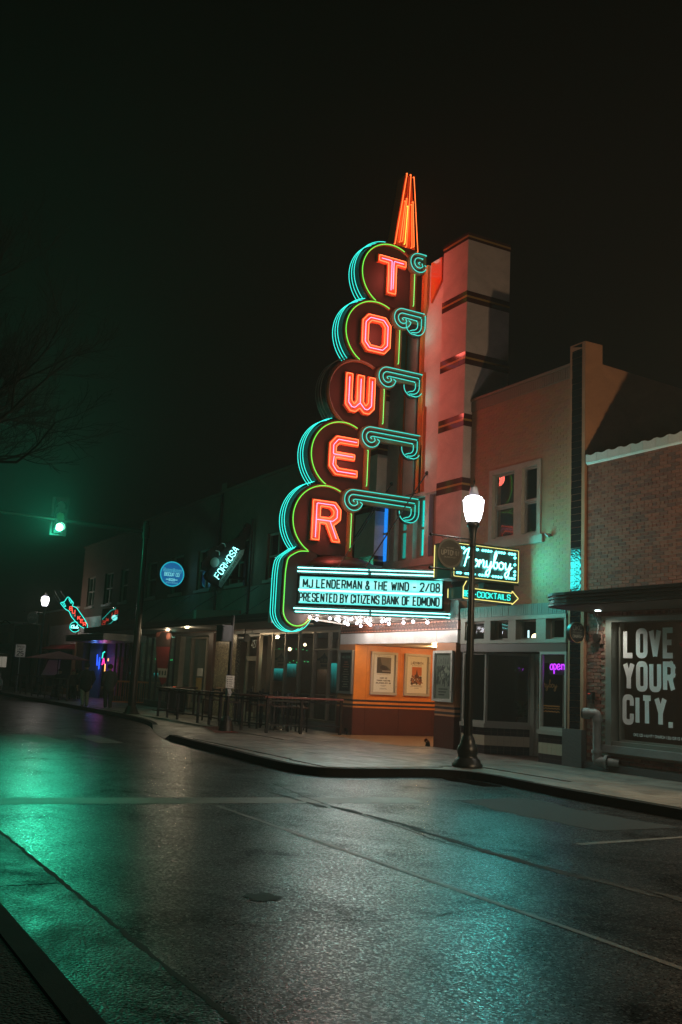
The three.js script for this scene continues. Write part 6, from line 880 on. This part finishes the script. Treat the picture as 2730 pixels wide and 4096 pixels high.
[[-32.8, -13.2, 0.3], [-31.6, -13.4, -0.4], [-30.6, -13.1, 2.8], [-29.7, -13.6, 0.2], [-28.8, -13.2, 3.3], [-28.0, -13.5, -0.2], [-27.3, -13.8, 0.5], [-32.2, -14.1, 3.0], [-30.1, -14.2, 0.1], [-28.4, -14.3, 2.9]].forEach(([x, z, a], i) => { const c = i ? ch0.clone() : ch0; if (i) { c.name = numbered('patio_chair'); scene.add(c); } c.position.set(x, 0.14, z); c.rotation.y = a; c.userData.label = `dark slatted patio chair ${CHL[i]}`; });
{ const mk = (x, z, l) => { const t = thing('patio_table', l, 'table', [x, 0.14, z], 'tall dark patio tables'); part('tabletop', cyl(0.36, 0.36, 0.98, 1.02, 0, 0, 20), M.wood, t); part('stem', cyl(0.04, 0.04, 0.02, 0.98, 0, 0, 10), M.blackMetal, t); part('base', cyl(0.26, 0.2, 0, 0.03, 0, 0, 16), M.blackMetal, t); part('menu_stand', [box(-0.06, 0.06, 1.02, 1.18, -0.02, 0.02), cyl(0.03, 0.02, 1.02, 1.2, 0.14, 0.08, 8), cyl(0.04, 0.04, 1.02, 1.12, -0.16, 0.04, 8)], M.blackMetal, t); }; for (const [x, z, l] of [[-32.2, -13.5, 'at the left'], [-30.2, -13.5, 'in the middle'], [-28.4, -13.6, 'at the right'], [-31.2, -14.4, 'nearest the glass front']]) mk(x, z, `tall round patio table ${l} behind the black rail`); }
{ // orange railing
  const t = thing('orange_railing', 'orange painted railing with thin bars beside the mast pole', 'railing', [-46, 0.14, -14.4]); part('frame', [box(-0.04, 0.04, 1.02, 1.1, -0.92, 0.92), box(-0.03, 0.03, 0.1, 0.15, -0.92, 0.92), box(-0.035, 0.035, 0, 1.1, -0.95, -0.88), box(-0.035, 0.035, 0, 1.1, 0.88, 0.95)], M.orangeRail, t); for (let z = -0.8; z < 0.85; z += 0.11) part('bar', cyl(0.009, 0.009, 0.15, 1.02, 0, z, 6), M.orangeRail, t);
}
{ // feather banner
  const t = thing('feather_banner', 'red feather banner with a pale band leaning by the door', 'banner', [-40.1, 0.14, -13.9]);
  const s = new THREE.Shape([[0, 1.05], [0.22, 1.2], [0.28, 2.3], [0.3, 3.15], [0.1, 3.3], [-0.55, 3.2], [-0.5, 2.8], [-0.38, 2.0], [-0.2, 1.35]].map((p) => new THREE.Vector2(p[0], p[1]))), g = new THREE.ExtrudeGeometry(s, { depth: 0.01, bevelEnabled: false }); 
  const tex = canvasTex(128, 384, (c, w, h) => { c.fillStyle = '#8e1418'; c.fillRect(0, 0, w, h); c.fillStyle = '#3b2420'; c.fillRect(0, 0, w, 120); c.fillStyle = '#b06a5a'; for (let i = 0; i < 9; i++) { c.beginPath(); c.ellipse(rnd() * w, rnd() * 120, 24, 14, rnd() * 3, 0, 7); c.fill(); } c.fillStyle = '#c9bcae'; c.fillRect(0, 268, w, 62); c.fillStyle = '#232a26'; for (let i = 0; i < 5; i++) c.fillRect(18 + i * 20, 284, 10, 30); }); tex.wrapS = tex.wrapT = THREE.RepeatWrapping; tex.repeat.set(1, 1 / 2.3); tex.offset.set(0.5, -0.45);
  const p = g.attributes.position, uv = new Float32Array(p.count * 2); for (let i = 0; i < p.count; i++) uv.set([p.getX(i), p.getY(i)], i * 2); g.setAttribute('uv', new THREE.BufferAttribute(uv, 2)); const m = new THREE.MeshStandardMaterial({ map: tex, color: L(0.5, 0.5, 0.5), roughness: 0.9 }); m.name = 'printed banner cloth'; part('banner_cloth', g, m, t).rotation.y = 0.5;
  part('pole', tube(smooth([[0.0, 0, 0], [-0.02, 1.0, 0], [0.28, 2.2, -0.14], [0.3, 3.15, -0.15], [0.1, 3.32, -0.05]], 20), 0.015), M.blackMetal, t); part('foot', box(-0.25, 0.25, 0, 0.04, -0.25, 0.25), M.blackMetal, t);
}
{ const t = thing('sandwich_board', 'dark folding sandwich board inside the patio rail', 'sign', [-37.3, 0.14, -13.6]); for (const s of [1, -1]) part('board', new THREE.BoxGeometry(0.6, 0.95, 0.03).rotateX(s * 0.18).translate(0, 0.5, s * 0.12), M.blackMetal, t); part('frame', [box(-0.32, -0.29, 0, 0.98, 0.1, 0.14), box(0.29, 0.32, 0, 0.98, 0.1, 0.14)], M.wood, t); t.rotation.y = 0.9; }
{ const t = thing('red_candle_light', 'small red glowing light on a table by the banner', 'lamp', [-39.4, 1.05, -14.2]); part('glass_lamp', cyl(0.05, 0.06, 0, 0.1, 0, 0, 12), N.redDot, t); part('stand', [cyl(0.02, 0.02, -0.9, 0, 0, 0, 8), cyl(0.2, 0.2, -0.93, -0.9, 0, 0, 12)], M.blackMetal, t); }
{ // umbrella
  const t = thing('patio_umbrella', 'wide dark red patio umbrella over the far terrace', 'umbrella', [-54, 0.14, -12.9]); const g = new THREE.ConeGeometry(1.75, 0.42, 8, 1, true).translate(0, 2.2, 0); part('canopy', g.toNonIndexed(), M.red, t); t.children[0].geometry.computeVertexNormals(); part('pole', cyl(0.03, 0.03, 0, 2.42, 0, 0, 8), M.blackMetal, t); for (let i = 0; i < 8; i++) { const a = i / 8 * tau; part('rib', rod(V(0, 2.36, 0), V(1.72 * Math.sin(a), 1.98, 1.72 * Math.cos(a)), 0.012), M.blackMetal, t); } part('foot', cyl(0.3, 0.25, 0, 0.1, 0, 0, 14), M.blackMetal, t);
  const w = thing('wind_screen', 'pale cloth wind screen panel below the umbrella', 'screen', [-55.5, 0.14, -12.9]); part('cloth', poly([[12.0, 1.1], [12.95, 1.15], [12.95, 1.95], [12.35, 1.95]], 0.02).rotateY(Math.PI / 2).translate(0, 0, 12.5), mat('pale cloth', [0.4, 0.42, 0.36]), w); part('frame', [cyl(0.02, 0.02, 0, 2, 0, 0.45, 8), cyl(0.02, 0.02, 0, 2, 0, -0.45, 8)], M.blackMetal, w);
}
{ // planter rail of the far terrace
  const t = thing('terrace_fence', 'low dark fence of the far terrace under the umbrella', 'fence', [-52, 0.14, -12]); for (let x = -8; x <= 4; x += 1.5) part('post', box(x - 0.03, x + 0.03, 0, 1.05, -0.03, 0.03), M.blackMetal, t); part('rail', [box(-8, 4, 1.0, 1.05, -0.05, 0.05), box(-8, 4, 0.15, 0.19, -0.02, 0.02), box(-8, 4, 0.45, 0.48, -0.02, 0.02), box(-8, 4, 0.72, 0.75, -0.02, 0.02)], M.wood, t);
}
// ---------------------------------------------------------------- people
function blob(bones, res, size, c) { // one smooth surface round tapered bones: [a, b, ra, rb]
  const mc = new MarchingCubes(res, new THREE.MeshStandardMaterial(), false, false, 60000), h = size / 2, p = V(0, 0, 0); mc.isolation = 0;
  for (let k = 0; k < res; k++) for (let j = 0; j < res; j++) for (let i = 0; i < res; i++) {
    p.set((i / res * 2 - 1) * h + c.x, (j / res * 2 - 1) * h + c.y, (k / res * 2 - 1) * h + c.z); let d = 9;
    for (const [a, b, ra, rb] of bones) { const ab = b.clone().sub(a), t = Math.max(0, Math.min(1, p.clone().sub(a).dot(ab) / Math.max(1e-6, ab.lengthSq()))), e = p.distanceTo(a.clone().addScaledVector(ab, t)) - (ra + (rb - ra) * t), q = 0.035, m = Math.max(0, q - Math.abs(d - e)) / q; d = Math.min(d, e) - m * m * q * 0.25; }
    mc.field[i + j * res + k * res * res] = -d;
  }
  mc.update(); const n = mc.count, g = new THREE.BufferGeometry(), P = new Float32Array(mc.positionArray.slice(0, n * 3)); for (let i = 0; i < n; i++) { P[i * 3] = P[i * 3] * h + c.x; P[i * 3 + 1] = P[i * 3 + 1] * h + c.y; P[i * 3 + 2] = P[i * 3 + 2] * h + c.z; }
  g.setAttribute('position', new THREE.BufferAttribute(P, 3)); g.setAttribute('normal', new THREE.BufferAttribute(new Float32Array(mc.normalArray.slice(0, n * 3)), 3)); return uvm(g);
}
const skin = mat('skin', [0.3, 0.17, 0.11], { roughness: 0.6 });
function person(label, p, turn, o) {
  const t = thing('person', label, 'person', p); t.rotation.y = turn; const f = o.fat ?? 1, seat = o.seated, hipY = seat ? 0.62 : 0.92, dy = seat ? -0.3 : 0;
  const legs = seat ? [[V(-0.1, hipY, 0), V(-0.12, hipY + 0.02, 0.42)], [V(0.1, hipY, 0), V(0.12, hipY + 0.02, 0.42)]] : [[V(-0.1, hipY, 0), V(-0.11, 0.5, 0.06)], [V(0.1, hipY, 0), V(0.12, 0.5, -0.04)]];
  const shins = seat ? [[legs[0][1], V(-0.12, 0.1, 0.4)], [legs[1][1], V(0.12, 0.1, 0.4)]] : [[legs[0][1], V(-0.11, 0.08, -0.02)], [legs[1][1], V(0.13, 0.1, -0.2)]];
  const sh = 1.43 + dy, arms = [[V(-0.2 * f, sh, 0), V(-0.27 * f, sh - 0.28, -0.02)], [V(0.2 * f, sh, 0), V(0.27 * f, sh - 0.28, -0.02)]], fore = [[arms[0][1], V(-0.24 * f, sh - 0.5, 0.12)], [arms[1][1], V(0.24 * f, sh - 0.5, 0.12)]];
  const hands = fore.flatMap(([, w], s) => { const sx = s ? 1 : -1, c = w.clone().add(V(0, -0.08, 0.03)); return [[w, c, 0.028, 0.034], ...[0, 1, 2, 3].map((k) => [c.clone().add(V(sx * (-0.024 + k * 0.016), -0.02, 0)), c.clone().add(V(sx * (-0.026 + k * 0.017), -0.095 + Math.abs(k - 1.4) * 0.01, 0.02)), 0.011, 0.008]), [c.clone().add(V(-sx * 0.025, 0.02, 0.01)), c.clone().add(V(-sx * 0.05, -0.03, 0.035)), 0.012, 0.009]]; });
  const head = V(0, 1.64 + dy, 0.03), body = [[V(0, hipY, 0), V(0, 1.2 + dy, 0), 0.13 * f, 0.13 * f], [V(-0.14, sh - 0.04, 0), V(0.14, sh - 0.04, 0), 0.07, 0.07], [V(0, 1.2 + dy, 0), V(0, sh, 0), 0.13, 0.1], [V(0, sh, 0), V(0, 1.56 + dy, 0.01), 0.06, 0.055], [head, head.clone().add(V(0, 0.06, -0.01)), 0.085, 0.095], [head.clone().add(V(0, -0.05, 0.05)), head.clone().add(V(0, -0.07, 0.07)), 0.05, 0.04], [head.clone().add(V(0, 0, 0.1)), head.clone().add(V(0, -0.02, 0.115)), 0.014, 0.016], ...legs.map(([a, b]) => [a, b, 0.085, 0.06]), ...shins.map(([a, b]) => [a, b, 0.058, 0.04]), ...arms.map(([a, b]) => [a, b, 0.05, 0.04]), ...fore.map(([a, b]) => [a, b, 0.038, 0.03]), ...hands];
  part('body', blob(body, 96, 1.95, V(0, 0.93, 0)), skin, t);
  part('jacket', blob([[V(0, hipY - 0.1, 0), V(0, 1.2 + dy, 0), 0.185 * f, 0.18 * f], [V(-0.17, sh - 0.04, 0), V(0.17, sh - 0.04, 0), 0.095, 0.095], [V(0, 1.2 + dy, 0), V(0, sh, 0), 0.17 * f, 0.13], ...arms.map(([a, b]) => [a, b, 0.082, 0.07]), ...fore.map(([a, b]) => [a, b, 0.068, 0.055])], 48, 1.6, V(0, 1.1 + dy, 0)), o.jacket, t);
  part('trousers', blob([...legs.map(([a, b]) => [a, b, 0.115, 0.09]), ...shins.map(([a, b]) => [a, b, 0.088, 0.07]), [V(-0.05, hipY, 0), V(0.05, hipY, 0), 0.13, 0.13]], 44, 1.5, V(0, 0.55, 0.1)), o.trousers, t);
  part('shoe', shins.map(([, b]) => new THREE.SphereGeometry(0.07, 12, 8).scale(0.75, 0.7, 1.8).translate(b.x, b.y - 0.03, b.z + 0.06)), M.blackMetal, t);
  part(o.cap ? 'knit_cap' : 'hair', new THREE.SphereGeometry(0.118, 18, 12, 0, tau, 0, Math.PI * 0.62).rotateX(-0.35).translate(head.x, head.y + 0.06, head.z - 0.02), o.cap ?? mat('dark hair', [0.012, 0.01, 0.008]), t);
  return t;
}
const cloth = (n, c) => mat(n, c, { roughness: 0.95 });
person('person in a dark jacket and pale trousers walking away along the pavement', [-42.2, 0.14, -11.3], -1.5, { fat: 1.25, jacket: cloth('black jacket', [0.012, 0.012, 0.014]), trousers: cloth('pale trousers', [0.22, 0.2, 0.16]) });
person('person in dark clothes walking on the inner side of the pavement', [-41.2, 0.14, -12.0], -1.6, { jacket: cloth('dark checked jacket', [0.025, 0.03, 0.03]), trousers: cloth('black trousers', [0.012, 0.012, 0.012]) });
person('person with a dark red cap seated at the far terrace', [-51, 0.14, -13.0], 1.4, { seated: true, jacket: cloth('dark maroon jacket', [0.06, 0.02, 0.02]), trousers: cloth('dark trousers', [0.02, 0.02, 0.02]), cap: cloth('red cap', [0.25, 0.03, 0.03]) });
person('person in a black coat seated at the left of the far terrace', [-52.5, 0.14, -12.7], 0.9, { seated: true, jacket: cloth('black coat', [0.012, 0.012, 0.012]), trousers: cloth('dark jeans', [0.015, 0.018, 0.03]) });
person('person in a grey top seated in the middle of the far terrace', [-51.8, 0.14, -13.4], -1.2, { seated: true, jacket: cloth('grey top', [0.05, 0.05, 0.055]), trousers: cloth('dark jeans two', [0.015, 0.018, 0.03]) });
for (const [x, z, l] of [[-51, -13, 'bench below the person with the red cap'], [-52.5, -12.7, 'bench below the person in the black coat'], [-51.8, -13.4, 'bench below the person in the grey top']]) { const t = thing('terrace_stool', l, 'stool', [x, 0.14, z]); part('seat', box(-0.2, 0.2, 0.42, 0.48, -0.2, 0.2), M.wood, t); for (const [a, b] of [[-0.16, -0.16], [0.16, -0.16], [-0.16, 0.16], [0.16, 0.16]]) part('leg', box(a - 0.02, a + 0.02, 0, 0.42, b - 0.02, b + 0.02), M.blackMetal, t); }
// ---------------------------------------------------------------- parked car at the left edge
{
  const t = thing('parked_car', 'pale parked car half out of view at the left edge', 'car', [-60.5, 0, -10.1]), paint = mat('pale car paint', [0.4, 0.4, 0.36], { roughness: 0.25 });
  const side = [[-2.2, 0.35], [2.15, 0.35], [2.25, 0.6], [2.2, 0.85], [1.6, 0.92], [0.95, 1.42], [-0.7, 1.45], [-1.4, 0.95], [-2.15, 0.82], [-2.25, 0.6]];
  part('body', poly(side, 1.62, { bevel: 0.06 }).translate(0, 0, -0.81), paint, t); const g = [[1.52, 0.95], [0.95, 1.36], [-0.66, 1.39], [-1.28, 0.97]]; part('side_window', [poly(g, 0.01).translate(0, 0, 0.872), poly(g, 0.01).translate(0, 0, -0.882)], M.blackTile, t); part('rear_window', new THREE.PlaneGeometry(1.4, 0.7).rotateX(-Math.PI / 2).rotateZ(-0.66).rotateY(0).translate(1.36, 1.21, 0), M.blackTile, t);
  for (const x of [-1.4, 1.4]) for (const z of [-0.8, 0.8]) { const w = part('wheel', new THREE.CylinderGeometry(0.33, 0.33, 0.2, 24).rotateX(Math.PI / 2).translate(x, 0.33, z), M.blackMetal, t); part('rim', new THREE.CylinderGeometry(0.2, 0.2, 0.02, 18).rotateX(Math.PI / 2).translate(x, 0.33, z + Math.sign(z) * 0.105), M.galv, w); }
  for (const z of [-0.65, 0.65]) part('tail_lamp', box(2.24, 2.27, 0.62, 0.8, z - 0.12, z + 0.12), mat('red lens', [0.2, 0.01, 0.01], { roughness: 0.2 }), t); part('bumper', box(2.2, 2.33, 0.36, 0.55, -0.8, 0.8), M.darkMetal, t);
}
// ---------------------------------------------------------------- bare tree reaching in from the left
{
  const t = thing('bare_tree', 'bare dark tree reaching into the upper left of the view', 'tree', [-22, 0.04, 0.6]), gs = [], twigs = [];
  part('trunk', tube(smooth([[0, 0, 0], [0.1, 1.6, -0.05], [0, 3.2, -0.1], [-0.05, 4.6, -0.3]], 12), (f) => 0.26 - 0.09 * f, { seg: 10 }), M.bark, t);
  const grow = (p, d, len, r, depth) => {
    const pts = [p.clone()]; let q = p.clone(), v = d.clone(); const n = 4;
    for (let i = 0; i < n; i++) { v.add(V(rr(-0.16, 0.16), rr(-0.1, 0.16), rr(-0.16, 0.16))).normalize(); q = q.clone().addScaledVector(v, len / n); pts.push(q); }
    (depth > 2 ? gs : twigs).push(tube(pts, (f) => Math.max(0.0045, r * (1 - 0.5 * f)), { seg: depth > 2 ? 6 : 3 }));
    if (depth === 0) return; const k = depth > 3 ? 4 : 4;
    for (let i = 0; i < k; i++) { const at = pts[Math.min(n, 1 + i)], a = V(rr(-1, 1), rr(-0.55, 0.8), rr(-1, 1)).normalize(); grow(at, v.clone().multiplyScalar(1.15).add(a.multiplyScalar(0.75)).normalize(), len * rr(0.52, 0.72), r * 0.5, depth - 1); }
  };
  for (const [d, l] of [[[0.1, 0.75, -1], 3.0], [[-0.3, 1.0, -0.8], 3.2], [[0.35, 0.45, -1], 3.0], [[0.2, 1.3, -0.5], 3.0], [[-0.2, 0.9, 0.6], 2.4], [[-0.1, 0.55, -1], 3.2], [[0.2, 0.95, -0.9], 3.3]]) grow(V(-0.05, 4.6 + rr(-0.4, 0.4), -0.28), V(...d).normalize(), l * 1.1, 0.1, 5);
  part('branches', join(gs), M.bark, t); part('twigs', join(twigs), M.bark, t);
}
renderer.render(scene, camera);
